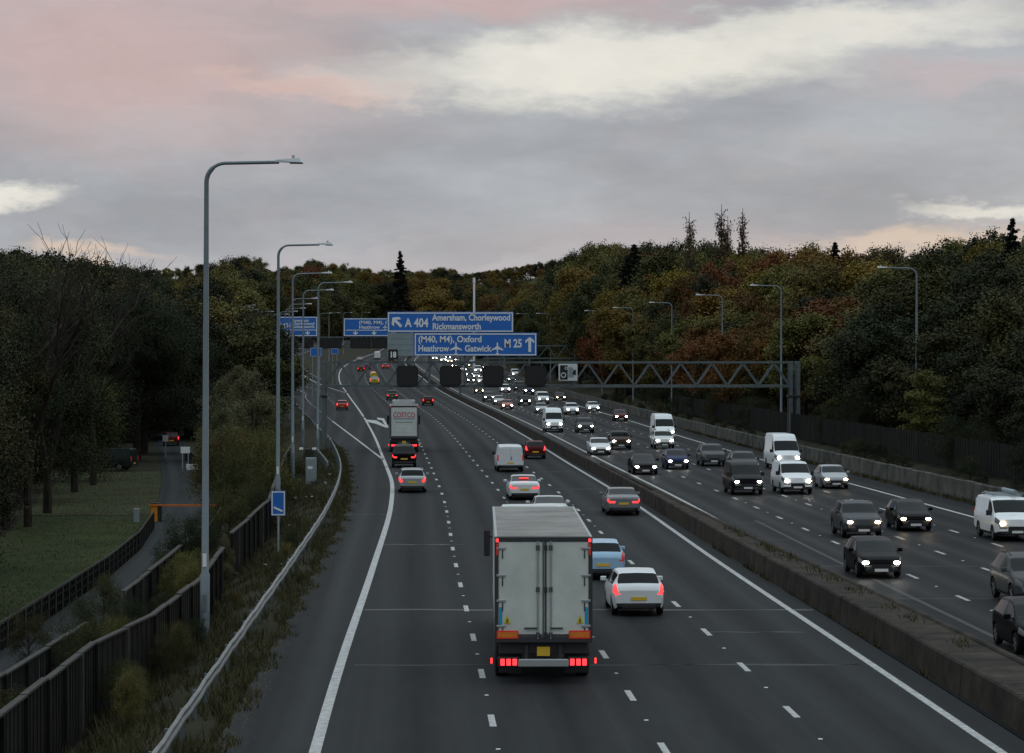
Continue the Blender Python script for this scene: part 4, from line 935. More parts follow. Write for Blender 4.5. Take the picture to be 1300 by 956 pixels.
# ---- the striped van
STRIPE = mat('hazard_yellow', (.62,.50,.02), .4, .4, emit=(.9,.75,.05), estr=0.0)
def stripes(root, I):
    L, Wd = I['L'], I['W']; y = -L/2-.03
    for z0, s in ((.55,1),(1.95,1)):
        for k in range(-3, 4):
            for sx in (-1,1):
                a = sx*k*.0
        for k in range(4):
            zc = z0 + .0; x0, x1 = k*.26, k*.26+.13
            for sx in (-1,1):
                pl = [(sx*x0, zc+.55-x0*.8), (sx*x1, zc+.55-x1*.8), (sx*x1, zc+.25-x1*.8), (sx*x0, zc+.25-x0*.8)]
                MB().prism(pl if sx > 0 else pl[::-1], y-.012, y).build('black_chevron', BLACK, root)
        MB().box((0, y+.012, zc+.15), (Wd*.86,.02,.78)).build('yellow_panel', STRIPE, root)
    MB().box((0, y+.006, 1.42), (Wd*.8,.02,.5)).build('white_panel', SIGN_WHITE, root); MB().box((0,-L/2+.4,2.70), (1.3,.3,.14), bev=.04).build('light_bar', AMBER, root)
A('tallvan','white',475.5,488,'yellow and black striped service van ahead on the left carriageway', rear='brake', extras=stripes)

# ------------------------------------------------------------------ lorries
BOXW = mat('trailer_white', (.50,.53,.50), .5, .4, var=.12, vscale=.8, color2=(.56,.58,.54))
DOORW = mat('grubby_trailer_door', (.47,.51,.46), .5, .4, var=.10, vscale=.9, color2=(.57,.60,.55))
ROOFM = mat('dusty_trailer_roof', (.20,.19,.178), .8, .2, var=.25, vscale=.7, color2=(.27,.255,.24))
FRAME = mat('trailer_frame', (.030,.032,.034), .5, .4)
ALU = mat('aluminium_bar', (.34,.37,.37), .4, .5, .5)
REFL_O = mat('orange_reflector', (.60,.17,.015), .4, .5, var=.12, vscale=6); REFL_R = mat('red_reflector', (.42,.02,.015), .35, .5, emit=(1,.03,.02), estr=.12)
CYAN = mat('blue_sticker', (.02,.26,.42), .45, .4); WARN = mat('yellow_sticker', (.55,.45,.02), .45, .4)
LBR = mat('lorry_lamp_lit', (.4,.01,.01), .3, .4, emit=(1,.04,.05), estr=2.2)
def lorry(pos, rz, L, Wd, zfloor, ztop, label, name='lorry', logo=False, rot=0.0):
    r = setp(empty(name, pos, rz), label, 'lorry', GA); y = -L/2; hb = ztop-zfloor
    box = MB(); box.box((0,.05,(zfloor+ztop)/2), (Wd-.02, L-.12, hb-.02), bev=.03); box.build('box_body', BOXW, r)
    MB().box((0,.0,ztop+.004), (Wd-.10, L-.2, .03), bev=.01).build('roof', ROOFM, r)
    for k in range(1, 5): MB().box((0, -L/2+L*k/5, ztop+.018), (Wd-.14,.025,.008)).build('roof_seam', ROOFM, r)
    for sx in (-1,1):
        MB().box((sx*(Wd/2-.035), y-.01, (zfloor+ztop)/2), (.09,.10,hb), bev=.015).build('corner_post', FRAME, r)
        MB().box((sx*(Wd/2-.03), 0, ztop-.03), (.08, L-.2, .10), bev=.02).build('top_rail', ALU, r); MB().box((sx*(Wd/2-.03), 0, zfloor+.05), (.08, L-.2, .14), bev=.02).build('side_rail', FRAME, r)
    MB().box((0,y-.01,ztop-.05), (Wd,.11,.12), bev=.02).build('header', FRAME, r); MB().box((0,y-.01,zfloor), (Wd,.12,.16), bev=.02).build('sill', FRAME, r)
    if not logo:
        for sx in (-1,1):
            d = MB().box((sx*(Wd/4-.035), y-.02, (zfloor+ztop)/2+.0), (Wd/2-.12,.05,hb-.26), bev=.02).build('rear_door', DOORW, r)
            for k, zz in enumerate((.10,.36,.62,.90)):
                z = zfloor+.1+hb*zz*.95
                MB().box((sx*(Wd/2-.16), y-.06, z), (.24,.04,.055), bev=.01).build('hinge', ALU, d); MB().box((sx*(Wd/2-.20), y-.056, z-.16), (.03,.02,.22)).build('hinge_stain', TIMBER_CAP, d)
            for xx in (.055, .19) if sx > 0 else (.15,):
                MB().tube([(sx*xx, y-.075, zfloor+.02), (sx*xx, y-.075, ztop-.1)], .022, 8).build('lock_bar', ALU if xx > .1 else FRAME, d, True)
                for zz in (.0,.5,.96): MB().box((sx*xx, y-.07, zfloor+.12+(hb-.3)*zz), (.09,.05,.14), bev=.01).build('bar_bracket', FRAME, d)
            MB().box((sx*.34, y-.09, zfloor+.30), (.34,.03,.04), bev=.008).build('door_handle', FRAME, d)
            rp = MB().box((sx*(Wd/2-.33), y-.075, zfloor+.13), (.56,.03,.21)).build('marker_plate', REFL_R, r); MB().box((sx*(Wd/2-.33), y-.094, zfloor+.13), (.49,.012,.14)).build('orange_field', REFL_O, rp)
            MB().box((sx*(Wd/2-.15), y-.05, zfloor+.62), (.085,.012,.46)).build('blue_sticker', CYAN, d)
            tr = MB().prism([(sx*(Wd/2-.32)-.09, zfloor+.42),(sx*(Wd/2-.32)+.09, zfloor+.42),(sx*(Wd/2-.32), zfloor+.66)], y-.062, y-.048).build('warning_sticker', WARN, d)
            MB().box((sx*(Wd/2-.32), y-.07, zfloor+.49), (.03,.01,.10)).build('warning_mark', BLACK, tr)
            MB().box((sx*(Wd/2-.06), y-.07, ztop-.08), (.07,.05,.09), bev=.015).build('top_marker_light', LBR, r); MB().box((sx*(Wd/2-.06), y-.065, ztop-.32), (.05,.02,.30)).build('red_strip', REFL_R, r)
    else:
        MB().box((0,y-.02,(zfloor+ztop)/2), (Wd-.26,.05,hb-.30), bev=.02).build('rear_door', BOXW, r)
        for k in range(1,7): MB().box((0,y-.05,zfloor+.15+(hb-.3)*k/7), (Wd-.30,.012,.012)).build('shutter_rib', BOXW, r)
        LR = mat('logo_red', (.45,.012,.03), .5, .4); LB = mat('logo_blue', (.01,.05,.22), .5, .4)
        o = link('lettering', text_mesh('COSTCO', .62, LR, 'CENTER', .004, 1.9), r, (0, y-.058, ztop-1.0)); MB().box((0,y-.056,ztop-1.13), (1.9,.012,.05)).build('blue_stripe', LB, r); MB().box((0,y-.056,ztop-1.42), (1.5,.012,.07)).build('slogan_line', SIGN_GREY, r)
        for sx in (-1,1): MB().box((sx*(Wd/2-.06), y-.07, ztop-.06), (.07,.05,.07)).build('top_marker_light', TAIL, r)
    # chassis, bumper, lamps
    MB().box((0,.2,zfloor-.22), (.95,L-.8,.26), bev=.02).build('chassis', FRAME, r)
    MB().box((0,y+.25,zfloor-.22), (Wd-.2,.1,.36), bev=.02).build('rear_crossmember', FRAME, r)
    MB().box((0,y+.02,.56), (1.36,.12,.20), bev=.03).build('underrun_bar', ALU, r)
    MB().box((0,y+.05,.86), (.34,.03,.24)).build('number_plate', PLATE_Y, r)
    for k, tx in enumerate(()): pass
    for sx in (-1,1):
        MB().box((sx*.45,y+.12,.78), (.09,.10,.5)).build('bumper_bracket', FRAME, r)
        hs = MB().box((sx*(Wd/2-.36),y+.02,.58), (.58,.10,.27), bev=.03).build('lamp_housing', DARKPLASTIC, r)
        for k in range(3): MB().box((sx*(Wd/2-.36)+(k-1)*.16,y-.04,.585), (.115,.03,.17), bev=.02).build('tail_light', LBR, hs)
        MB().box((sx*(Wd/2+.09),y-.0,.62), (.05,.06,.14), bev=.01).build('side_marker', LBR, r)
        MB().box((sx*(Wd/2-.40),y+.55,.55), (.62,.03,.62)).build('mudflap', DARKPLASTIC, r)
    ax = (y+2.0, y+3.3, y+4.6) if not logo else (y+1.9,)
    add_wheels(r, [(sx*(Wd/2-.19), a) for sx in (-1,1) for a in ax], .50, .36)
    # cab
    yf = L/2+.65
    cab = MB().add([(-1.22,yf,.5),(1.22,yf,.5),(1.24,yf+2.1,.5),(-1.24,yf+2.1,.5),(-1.24,yf,2.2),(1.24,yf,2.2),(1.2,yf+2.15,1.5),(-1.2,yf+2.15,1.5),(-1.12,yf+.1,ztop-.35),(1.12,yf+.1,ztop-.35),(1.08,yf+1.5,ztop-.75),(-1.08,yf+1.5,ztop-.75)],
        [(3,2,1,0),(0,1,5,4),(1,2,6,5),(2,3,7,6),(3,0,4,7),(4,5,9,8),(5,6,10,9),(6,7,11,10),(7,4,8,11),(8,9,10,11)]); cab.build('cab', PAINT['white'], r)
    MB().box((0,yf+.35,ztop-(.24 if not logo else -.14)), (2.1,.9,.5), bev=.2).build('wind_deflector', PAINT['white'], r)
    for sx in (-1,1):
        m = MB().box((sx*(Wd/2+.17),yf+1.9,2.55), (.20,.14,.85), bev=.06).build('mirror', DARKPLASTIC, r); MB().bar((sx*1.1,yf+1.85,2.75),(sx*(Wd/2+.1),yf+1.9,2.75),.05,.05).build('mirror_arm', DARKPLASTIC, m)
    add_wheels(r, [(sx*1.02, yf+.9) for sx in (-1,1)], .50, .32)
    return r
p = G(690, 869); a_ = heading(p.y); Lt = 13.4
lorry(p + Vector((-math.sin(.012), math.cos(.012), 0))*(Lt/2) + Vector((0,0,.006)), .012, Lt, 2.55, 1.18, 3.86, 'large white box lorry with red tail lamps filling the near lane')
p = G(513, 574); a_ = heading(p.y); Lt = 8.2
lorry(p + Vector((-math.sin(a_), math.cos(a_), 0))*(Lt/2) + Vector((0,0,.006)), a_, Lt, 2.5, 1.25, 4.05, 'smaller white box lorry with red lettering in the inside lane', logo=True)
# parked vehicle glimpsed under the trees, service road vehicle
vehicle('van','dkgreen','dark parked van glimpsed under the trees behind the lawn','van',(-35.0,224.5,gz(-35,224.5)+.05), math.radians(80), front='off', rear='off')
vehicle('hatch','maroon','dark red car on the far end of the service road','car',(PX(285),285,gz(PX(285),285)+.04), math.atan2(-(PX(290)-PX(280)),10), front='off', rear='tail')
# ------------------------------------------------------------------ trees
BARK = mat('tree_bark', (.030,.025,.020), .95, .1, var=.4, vscale=3)
BARK_P = mat('pale_bark', (.075,.068,.055), .95, .1, var=.4, vscale=3)
def leafm(name, c, c2, rand=.35, sc=.35): return mat(name, c, .75, .15, var=.25, vscale=sc, color2=c2, rand=rand)
LEAF = dict(dark=leafm('dark_evergreen_leaves', (.017,.022,.010), (.030,.036,.014)), green=leafm('late_green_leaves', (.034,.042,.013), (.060,.058,.018)), olive=leafm('olive_leaves', (.080,.080,.023), (.13,.108,.031)),
    amber=leafm('amber_leaves', (.19,.115,.016), (.11,.085,.022)), rust=leafm('rust_leaves', (.135,.052,.012), (.085,.050,.015)), conifer=leafm('conifer_needles', (.009,.013,.009), (.014,.019,.011), .15), poplar=leafm('thin_poplar_leaves', (.085,.060,.035), (.10,.07,.03)), willow=leafm('willow_leaves', (.070,.076,.034), (.10,.098,.046)))
R_ = np.random.RandomState(11)
def quads_mesh(name, C, size, mats, upbias=.35, out=None, aspect=.62):
    n = len(C); nrm = R_.normal(size=(n,3)); nrm[:,2] += upbias
    if out is not None: nrm += out*.7
    nrm /= np.linalg.norm(nrm, axis=1)[:,None]; h = R_.normal(size=(n,3)); a = np.cross(nrm, h); a /= np.linalg.norm(a, axis=1)[:,None]; b = np.cross(nrm, a)
    s = (size*R_.uniform(.6, 1.35, n))[:,None]; a = a*s; b = b*s*aspect
    V = np.stack([C-a, C-b*.9+a*.1, C+a, C+b*.9+a*.1], 1).reshape(-1,3)
    me = bpy.data.meshes.new(name); me.vertices.add(4*n); me.vertices.foreach_set('co', V.ravel())
    me.loops.add(4*n); me.loops.foreach_set('vertex_index', np.arange(4*n)); me.polygons.add(n); me.polygons.foreach_set('loop_start', np.arange(n)*4)
    try: me.polygons.foreach_set('loop_total', np.full(n, 4))
    except Exception: pass
    me.materials.append(mats); me.update(); me.validate(); return me
def broadleaf(seed, n_leaf, leaf, H=12.0, R=4.0, low=.22, lobes=15):
    """tapered trunk with limbs; leaf clumps spread through overlapping lobes. The model is 12 m tall"""
    rs = np.random.RandomState(seed); L = []
    for k in range(lobes):
        a = rs.uniform(0, 2*math.pi); zz = low*H + (H*(1-low)-1.2)*rs.uniform(.05, 1)**.85; u = (zz/H-low)/(1-low)
        rad = R*(.35+.75*math.sin(math.pi*min(1, .18+u*.78)))*rs.uniform(.35,.85)
        L.append((rad*math.cos(a), rad*math.sin(a), zz, R*rs.uniform(.24,.46)*(1.1-.35*u)))
    L.append((0,0,H-R*.38,R*.36)); L = np.array(L); trunk = MB(); lean = rs.uniform(-.4,.4,2)
    tops = [Vector((0,0,-.5)), Vector((lean[0]*.2,lean[1]*.2,H*.2)), Vector((lean[0]*.6,lean[1]*.6,H*.45)), Vector((lean[0],lean[1],H*.85))]
    trunk.tube(tops, [.34,.24,.17,.04], 7)
    for x, y, z, r in L:
        s = Vector((lean[0]*.4,lean[1]*.4,min(H*.6, z*.55))); e = Vector((x,y,z)); mid = s.lerp(e,.5)+Vector((0,0,-.3))
        trunk.tube([s, mid, e], [.11,.07,.02], 5)
    n_cl = lobes*13; li = rs.randint(0, len(L), n_cl); d = rs.normal(size=(n_cl,3)); d /= np.linalg.norm(d, axis=1)[:,None]
    cc = L[li,:3] + d*(L[li,3]*rs.uniform(.55,1.12,n_cl))[:,None]*np.array([1,1,.85])
    per = n_leaf//n_cl; C = np.repeat(cc, per, 0) + rs.normal(size=(n_cl*per,3))*np.array([.42,.42,.30])*R/4*rs.uniform(.6,1.25,(n_cl,1)).repeat(per,0)
    o = C - np.array([0,0,H*.5]); o /= (np.linalg.norm(o, axis=1)[:,None]+1e-6)
    return trunk, C, o, leaf
def conifer(seed, n_leaf, leaf, H=12.0, R=2.6):
    rs = np.random.RandomState(seed); trunk = MB().tube([(0,0,-.5),(0,0,H*.5),(0,0,H)], [.26,.16,.02], 7); Cs = []
    tiers = 60; per = n_leaf//(tiers*4)
    for t in range(tiers):
        u = t/(tiers-1); z = H*(.10+.885*u); rr = R*(1-u)**.85*(1+.18*math.sin(t*2.4))+.05
        for k in range(4):
            a = rs.uniform(0,6.28); ln = rr*rs.uniform(.5,1.15); s = rs.uniform(0,1,per)**.6; c = np.stack([np.cos(a)*ln*s, np.sin(a)*ln*s, z - .28*ln*s + .12*ln*s*s], 1)
            Cs.append(c + rs.normal(size=c.shape)*np.array([.13,.13,.07])*(.35+.65*(1-u))); trunk.tube([(0,0,z),(math.cos(a)*ln*.9, math.sin(a)*ln*.9, z-.15*ln)], [.05,.015], 4)
    C = np.concatenate(Cs); return trunk, C, None, leaf
def poplar(seed, n_leaf, leaf, H=12.0, R=.95):
    rs = np.random.RandomState(seed); trunk = MB().tube([(0,0,-.5),(0,0,H*.5),(0,0,H*.97)], [.2,.13,.02], 7); Cs = []
    for k in range(46):
        z = H*rs.uniform(.12,.8); a = rs.uniform(0,6.28); ln = H*rs.uniform(.10,.2); r0 = R*rs.uniform(.45,1)*(1-.5*z/H)
        p1 = Vector((math.cos(a)*r0*.6, math.sin(a)*r0*.6, z+ln*.45)); p2 = Vector((math.cos(a)*r0, math.sin(a)*r0, z+ln)); trunk.tube([(0,0,z), p1, p2], [.04,.025,.008], 4)
        per = n_leaf//46; s = rs.uniform(.2,1,per)[:,None]; Cs.append(np.array(p2)*s + np.array([0,0,z])*(1-s) + rs.normal(size=(per,3))*.17)
    C = np.concatenate(Cs); return trunk, C, None, leaf
def bare(seed, H=12.0):
    rs = random.Random(seed); tr = MB()
    def grow(p, d, ln, r, lv):
        q = p + d*ln*.5 + Vector((rs.uniform(-.1,.1),rs.uniform(-.1,.1),0))*ln; e = q + (d + Vector((rs.uniform(-.25,.25),rs.uniform(-.25,.25),.12))).normalized()*ln*.5
        tr.tube([p,q,e], [r,r*.8,r*.6], 6 if lv < 2 else 4, cap=lv < 1)
        if lv < 5:
            for _ in range(3 if lv < 4 else 2): grow(e if rs.random() < .6 else q, (d + Vector((rs.uniform(-.8,.8),rs.uniform(-.8,.8),rs.uniform(-.1,.4)))).normalized(), ln*rs.uniform(.6,.82), r*.55, lv+1)
    grow(Vector((0,0,-.5)), Vector((0,0,1)), H*.32, .2, 0); return tr
TREE = {}
def reg(name, gen, leafkey, bark=BARK):
    tr, C, o, leaf = gen; me = (('trunk', tr.mesh('trunk', bark, True)), ('crown', quads_mesh('crown', C, leaf, LEAF[leafkey], out=o)))
    TREE[name] = (me, float(np.percentile(C[:,2], 98.5)))
def recol(name, src, leafkey):
    me, h = TREE[src]; TREE[name] = ((me[0], (me[1][0], me[1][1], LEAF[leafkey])), h)
reg('near_a', broadleaf(3, 140000, .055, R=4.4, low=.06, lobes=26), 'dark'); reg('near_b', broadleaf(5, 130000, .055, R=4.0, low=.05, lobes=24), 'dark')
recol('near_c', 'near_b', 'green')
reg('big_a', broadleaf(21, 36000, .125, R=4.6, low=.12, lobes=20), 'green'); reg('big_b', broadleaf(22, 32000, .125, R=4.0, low=.15, lobes=16), 'olive'); reg('big_c', broadleaf(23, 34000, .125, R=4.3, low=.10, lobes=18), 'dark')
reg('big_d', broadleaf(24, 28000, .12, R=3.7, low=.18, lobes=14), 'amber')
for nm, sr, lk_ in (('green2','big_b','green'),('green3','big_c','green'),('olive2','big_a','olive'),('olive3','big_d','olive'),('dark2','big_a','dark'),('dark3','big_b','dark'),('rust1','big_a','rust'),('rust2','big_d','rust'),('amber2','big_c','amber')): recol(nm, sr, lk_)
reg('conifer', conifer(31, 26000, .10), 'conifer'); reg('poplar', poplar(41, 3000, .10), 'poplar', BARK_P); reg('willow', broadleaf(51, 32000, .085, R=3.6, low=.02, lobes=24), 'willow'); 
_b = bare(61); TREE['bare'] = ((('trunk', _b.mesh('trunk', BARK, True)),), max(v[2] for v in _b.v))
reg('bush', broadleaf(71, 24000, .10, H=12, R=6.5, low=.02, lobes=16), 'green'); recol('bush_dark', 'bush', 'dark'); recol('bush_olive', 'bush', 'olive')
def tree(kind, x, y, h, label, group, wide=1.0, name='broadleaf_tree', z=None, cat='tree'):
    me, H = TREE[kind]; s = h/H; o = setp(empty(name, (x, y, (gz(x, y) if z is None else z)-.1), rnd.uniform(0, 6.28)), label, cat, group)
    o.scale = (s*wide*rnd.uniform(.92,1.1), s*wide*rnd.uniform(.92,1.1), s)
    for n, m, *own in me:
        c = link(n, m, o)
        if own: c.material_slots[0].link = 'OBJECT'; c.material_slots[0].material = own[0]
    return o
SKY_PTS = [(-80,318),(0,322),(60,322),(110,336),(150,333),(200,336),(240,336),(270,321),(300,316),(330,330),(345,343),(370,337),(400,328),(430,336),(470,338),(490,346),(508,343),(530,342),(560,336),(600,350),(640,352),(680,352),(710,346),(735,326),(765,311),(785,320),(830,316),(870,312),(900,318),(930,320),(960,320),(1000,321),(1050,314),(1080,324),(1120,322),(1160,318),(1200,312),(1240,303),(1270,306),(1300,299),(1400,290)]
skyline = lin(SKY_PTS)
px_of = lambda x, y: 650+F_PX*x/y
def h_for(x, y, ytop): return (HORIZON-ytop)*y/F_PX + CAM_H - gz(x, y)
NAMES = dict(green='late green tree', olive='olive yellow tree', dark='dark dense tree', amber='amber leaved autumn tree', rust='rusty brown autumn tree')
POOL = dict(green=['big_a','green2','green3'], olive=['big_b','olive2','olive3'], dark=['big_c','dark2','dark3'], amber=['big_d','amber2'], rust=['rust1','rust2'])
def pick(weights):
    t = rnd.random()*sum(w for _, w in weights)
    for k, w in weights:
        t -= w
        if t <= 0: return k
    return weights[0][0]
def wood(side, rows, y0, y1, weights, where, ystep=.05, minstep=8.5):
    for s, drop, jit in rows:
        Y = y0 + rnd.uniform(0, 8)
        while Y < y1:
            e = RW(Y)+s if side > 0 else XE(Y)-s
            x = e + rnd.uniform(-2.5, 2.5); y = Y + rnd.uniform(-3, 3); px = px_of(x, y)
            if -90 < px < 1390:
                zone = (next(t for lim, t in ((1150,'behind the white rack van'),(1000,'above the tall white vans'),(880,'beyond the gantry end'),(740,'left of the poplars'),(-999,'beyond the blue signs')) if px >= lim) if side > 0 else next(t for lim, t in ((300,'beside the slip road sign'),(170,'behind the near lamp post'),(-999,'at the left edge')) if px >= lim)) + ', ' + ('front' if s < 10 else 'middle' if s < 20 else 'back') + ' rank'
                w = weights(px, y) if callable(weights) else weights
                k = pick(w); h = h_for(x, y, skyline(px)) - drop - abs(rnd.gauss(0, jit)) - (1.0 if side < 0 and px < 260 else 0); h = max(5.5, min(27, h))
                if not (side < 0 and PX(y)-5 < x < PX(y)+4.5 and y < 300):
                    tree(rnd.choice(POOL[k]), x, y, h, f'{NAMES[k]} {where}, {zone}', f'{NAMES[k]}s {where}, {zone}', wide=min(1.35, max(.8, rnd.uniform(.85,1.2)*math.sqrt(13/h))), name=dict(green='green_tree', olive='olive_tree', dark='dark_tree').get(k, 'autumn_tree'))
            Y += max(minstep, Y*ystep)*rnd.uniform(.8,1.2)
def wr_(px, y):
    if px > 1120: return [('dark',5),('green',3),('olive',1.2),('amber',.4)]
    if 880 < px < 1010: return [('green',2.5),('olive',3),('rust',3.5),('amber',2),('dark',1)]
    return [('green',3),('olive',4),('amber',2.6),('rust',1.2),('dark',1.3)]
wood(1, [(6.8,9,1.4),(9.5,6,1.4),(12.5,4,1.5),(17,2,1.2),(23,1,1),(31,0,.8),(42,0,.8)], 150, 860, wr_, 'on the right bank')
# undergrowth along the front of the right wood
Y = 140
while Y < 420:
    fr = rnd.random() < .45; x = RW(Y)+(rnd.uniform(1.2, 2.4) if fr else rnd.uniform(3.9, 5.5))
    if px_of(x, Y) < 1370 and not 222 < Y < 246: tree(rnd.choice(['bush_dark','bush_dark','bush']), x, Y, rnd.uniform(.8,1.7) if fr else rnd.uniform(2.2,4.0), 'low dark shrub between the right wall and its screen fence' if fr else 'dark undergrowth shrub rising behind the screen fence', 'low shrubs behind the right wall' if fr else 'shrubs behind the screen fence', name='shrub', cat='shrub')
    Y += rnd.uniform(3.5, 6.5)
# left wood
ORD14 = ORD + ['thirteenth', 'fourteenth', 'fifteenth']
wl_ = lambda px, y: [('dark',5),('green',3),('olive',1),('rust',.5)] if px < 190 else ([('rust',2),('dark',2),('green',3),('olive',1)] if px < 350 else [('green',3),('olive',3),('amber',1),('rust',1),('dark',1)])
for x, y, h, k in ((-23.2,100,12.5,'near_c'),(-25.2,106,14.5,'near_a'),(-27.6,121,15.5,'near_b'),(-30.5,133,16,'near_a'),(-32.5,150,15.5,'near_c'),(-33.0,160,16,'near_b'),(-33.5,178,15.5,'near_a'),(-38.0,192,16,'near_b'),(-37.5,207,15,'near_c'),(-42,224,16.5,'near_a'),(-40,236,15,'near_b'),(-35.5,246,13.5,'near_a'),(-45.5,243,16,'near_c'),(-37.2,262,15,'near_b')):
    h2 = h_for(x, y, skyline(max(0, px_of(x, y)))) + rnd.uniform(-3.0, -1.3); NI = globals().get('NI', 0)+1
    tree(k, x, y, min(h+1.5, h2), ('tall dark tree' if k != 'near_c' else 'tall late green tree') + f' massed at the left edge behind the lawn, {ORD14[NI-1]} from the camera', 'near trees behind the lawn', name='lawn_edge_tree')
wood(-1, [(24,2.5,1.5),(31,1,1.2),(40,0,.8),(52,0,.8)], 262, 640, wl_, 'on the left')
wood(-1, [(66,0,.8),(82,0,1)], 420, 900, wl_, 'on the left')
wood(-1, [(9,8,1.5),(16,4,1.2)], 300, 425, [('dark',3),('green',3),('rust',1.5),('olive',1)], 'by the slip road')
for x, y in ((-42,300),(-38.5,308),(-46,312),(-35,302)): tree(rnd.choice(['big_c','dark3']), x, y, 12+rnd.uniform(-1,2), 'dark tree closing the far end of the service road', 'dark trees at the service road end')
for x, y, h, k in ((-20.6,205,8.4,'willow'),(-22.6,214,8.8,'willow'),(-21.2,190,6.0,'willow'),(-24.5,228,8.0,'willow'),(-26,244,8.0,'willow')): tree(k, x, y, h, 'pale olive bushy tree between the service road and the slip road', 'pale bushes beside the slip road', name='willow_bush')
for _ in range(34):
    y = rnd.uniform(52, 118); x = -11.6-rnd.uniform(.2,1.3) if rnd.random() < .55 else -9.9+rnd.uniform(-.5,.3)
    tree(rnd.choice(['bush_dark','bush','bush_olive']), x, y, rnd.uniform(.7,1.5) if x > -11 else rnd.uniform(1.4,2.7), 'weedy bush crowding the tall dark timber fence', 'bushes crowding the timber fence', name='shrub', cat='shrub', wide=.75)
Y = 108
while Y < 300:
    x = XE(Y)-rnd.uniform(6.2, 9.5) if Y > 150 else -13.0-rnd.uniform(.3, 1.8)
    if x > PX(Y)+2.6: tree(rnd.choice(['bush_dark','bush','bush_dark','bush_olive']), x, Y, rnd.uniform(1.6,3.2) if Y < 150 else rnd.uniform(2.5,5.5), 'low shrub on the slope between fence and service road', 'shrubs on the left slope', name='shrub', cat='shrub', wide=.8)
    Y += rnd.uniform(4, 8)
for x, y, h in ((-15.6,84,1.8),(-14.6,88,2.0),(-15.4,98,1.9),(-14.3,104,1.7),(-15.0,112,1.6),(-18.9,78,2.6),(-19.3,88,3.4),(-17.6,72,2.4),(-20.0,92,4.2),(-16.0,76,1.2)): tree('bush' if h < 2 else 'bush_dark', x, y, h, 'scrubby bush overgrowing the near end of the service road', 'bushes by the near service road', name='shrub', cat='shrub', wide=.8)
tree('willow', -11.7, 106, 2.3, 'pale green clump of leaves growing over the gap in the timber fence', 'clump', name='shrub', cat='shrub', wide=.6)
# the wooded hill far ahead, closing the road
wf_ = [('green',3.5),('olive',3.5),('amber',2),('rust',1.4),('dark',1.2)]
for Y0, drop in ((1560,0),(1470,3),(1380,8),(1280,13),(1150,19),(1000,25),(860,32)):
    px = 325.0 if Y0 > 1290 else 170.0
    while px < 770:
        y = Y0 + rnd.uniform(-50, 50); x = (px-650)*y/F_PX
        if not (XE(y)-7 < x < RW(y)+6 and y < 1230):
            k = pick(wf_); h = h_for(x, y, skyline(px)+drop*.9) - abs(rnd.gauss(0, 2.0)); h = max(8, min(26, h)); h *= 1.25
            tree(rnd.choice(POOL[k]), x, y, h, f'far {NAMES[k]} on the wooded hill ahead', f'far {NAMES[k]}s on the hill ahead', wide=rnd.uniform(.85,1.2), name=dict(green='green_tree', olive='olive_tree', dark='dark_tree').get(k, 'autumn_tree'), z=gz(x, y)-.2*h)
        px += rnd.uniform(10, 17)
# individual silhouettes on the skyline
def spot(kind, px, ytop, Y, label, name, wide=1.0, grp=None):
    x = (px-650)*Y/F_PX; h = h_for(x, Y, ytop); tree(kind, x, Y, h, label, grp, wide, name)
spot('conifer', 508, 320, 1250, 'dark conifer standing alone on the far skyline behind the signs', 'conifer_tree', 1.0)
spot('conifer', 805, 312, 470, 'broad black conifer on the right skyline left of the poplars', 'conifer_tree', 1.25); spot('conifer', 797, 326, 455, 'lower black conifer leaning against the broad one', 'conifer_tree', 1.3)
spot('conifer', 1285, 279, 250, 'tall dark conifer at the right edge of the skyline', 'conifer_tree', 1.0); spot('conifer', 1060, 309, 330, 'small dark conifer on the skyline behind the right bank', 'conifer_tree', 1.0); spot('conifer', 1236, 304, 300, 'slim conifer beside the tall one at the right edge', 'conifer_tree', .8)
for px, yt, lb in ((875,287,'leftmost of the thin bare poplars on the skyline'),(916,278,'tallest poplar on the skyline, leaning beside another'),(924,291,'shorter poplar touching the tallest one'),(943,282,'rightmost slim poplar on the skyline')): spot('poplar', px, yt, 420, lb, 'poplar_tree', .72)
for i, (px, yt, Y) in enumerate(((8,278,150),(36,282,152),(60,298,165),(95,296,190),(118,311,200))): spot('bare', px, yt, Y, f'bare tree topping the dark trees, {ORD[i]} from the left edge', 'bare_tree', .9, 'bare trees at the left edge')

# ------------------------------------------------------------------ grass and weeds
GRASS = mat('verge_grass_blades', (.040,.044,.016), .9, .1, var=.4, vscale=.6, color2=(.075,.066,.030))
def blades(name, pts, hmin, hmax, material, w=.018):
    n = len(pts); P = np.array(pts); a = R_.uniform(0, 6.28, n); h = R_.uniform(hmin, hmax, n); l = R_.normal(size=(n,2))*.35*h[:,None]; d = np.stack([np.cos(a), np.sin(a), 0*a], 1)*w
    tip = P + np.concatenate([l, h[:,None]], 1); V = np.stack([P-d, P+d, tip], 1).reshape(-1,3)
    me = bpy.data.meshes.new(name); me.from_pydata(V.tolist(), [], [(3*i,3*i+1,3*i+2) for i in range(n)]); me.materials.append(material); return link(name, me)
pts = []
for _ in range(52000):
    y = 48 + 190*rnd.random()**1.5; x = XE(y) - .15 - 6.5*rnd.random()
    if math.sin(x*1.9+y*.31)+math.sin(y*.83-x*.7)+rnd.uniform(-1.2,1.2) < -.4: continue
    pts.append((x, y, gz(x, y)-.03))
setp(blades('verge_grass', pts, .12, .55, GRASS, .022), 'rough grass on the slope behind the left guardrail', 'grass', kind='stuff')
pts = []
for _ in range(9000):
    y = 48 + 190*rnd.random()**1.5; pts.append((XE(y)+.28*rnd.random()*(1+math.sin(y*.8)+.6*math.sin(y*2.3)) - .25*rnd.random(), y, -.01))
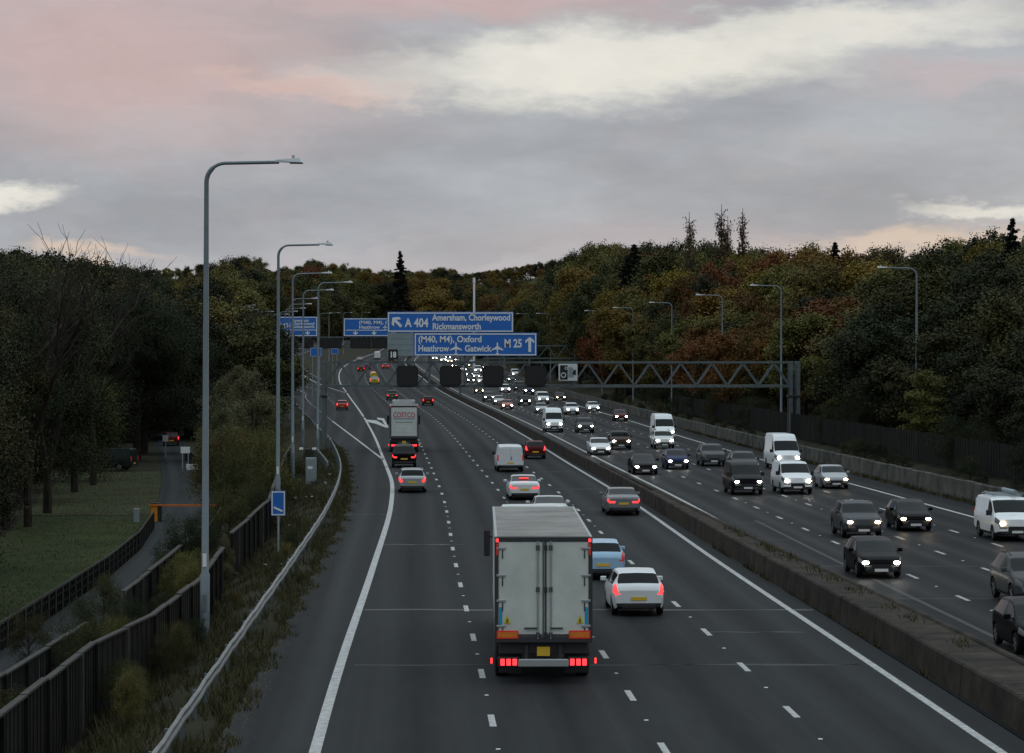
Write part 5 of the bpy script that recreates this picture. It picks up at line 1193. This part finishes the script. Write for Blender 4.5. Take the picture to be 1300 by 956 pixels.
setp(blades('kerb_weeds', pts, .04, .22, GRASS, .02), 'weeds creeping over the edge of the hard shoulder', 'weeds', kind='stuff')
crumb = MB()
for _ in range(5000):
    y = 46 + 200*rnd.random()**1.6; x = XE(y)+abs(rnd.gauss(.12,.22)); s = rnd.uniform(.01,.04)
    crumb.add([(x-s,y-s,0),(x+s,y-s*.6,0),(x,y+s,0),(x,y,s)], [(0,1,3),(1,2,3),(2,0,3)])
setp(crumb.build('edge_debris', mat('stone_crumbs', (.07,.066,.056), .95, .1, var=.4, vscale=3)), 'loose grit and stone crumbs along the hard shoulder edge', 'gravel', kind='stuff')
pts = []
for _ in range(9000):
    y = 60 + 230*rnd.random()**1.3; x = RW(y) - .12 - .45*rnd.random()**2
    if math.sin(y*.5)+math.sin(y*1.7)+rnd.uniform(-1,1) < -.3: continue
    pts.append((x, y, zm(y)))
setp(blades('wall_foot_weeds', pts, .08, .38, GRASS, .03), 'weeds and grass along the foot of the right wall', 'weeds', kind='stuff')
pts = []
for c in [(rnd.uniform(60, 118)) for _ in range(14)]:
    for _ in range(60):
        y = c+rnd.gauss(0,.5); pts.append((ML(y)+(BLF(y)+BRT(y))/2+rnd.gauss(0,.15), y, .84) if rnd.random() < .6 else (ML(y)+BLF(y)-.28, y, 0))
setp(blades('barrier_weeds', pts, .06, .30, GRASS, .02), 'weeds growing on and beside the central barrier', 'weeds', kind='stuff')
pts = []
for _ in range(14000):
    y = rnd.uniform(86, 222); x = rnd.uniform(LX(min(y,225))-2, PX(y)-1.9); pts.append((x, y, gz(x, y)))
setp(blades('lawn_grass', pts, .04, .14, mat('lawn_blades', (.026,.042,.012), .9, .1, var=.3, vscale=.6), .02), 'mown green grass of the lawn beside the service road', 'grass', kind='stuff')
# litter on the verge
for i in range(16):
    y = rnd.uniform(95, 205); x = XE(y)-rnd.uniform(.9, 4); s = rnd.uniform(.09,.2); mb = MB(); v = []
    for k in range(7): v.append((rnd.uniform(-s,s), rnd.uniform(-s,s), rnd.uniform(0,s*.8)))
    mb.add(v, [(0,1,2),(0,2,3),(1,4,2),(2,4,5),(3,2,5),(5,4,6)])
    setp(mb.build('litter', SIGN_WHITE, None, loc=(x, y, gz(x, y)+.12)), 'scrap of pale litter lying on the left verge', 'litter', 'litter on the verge')
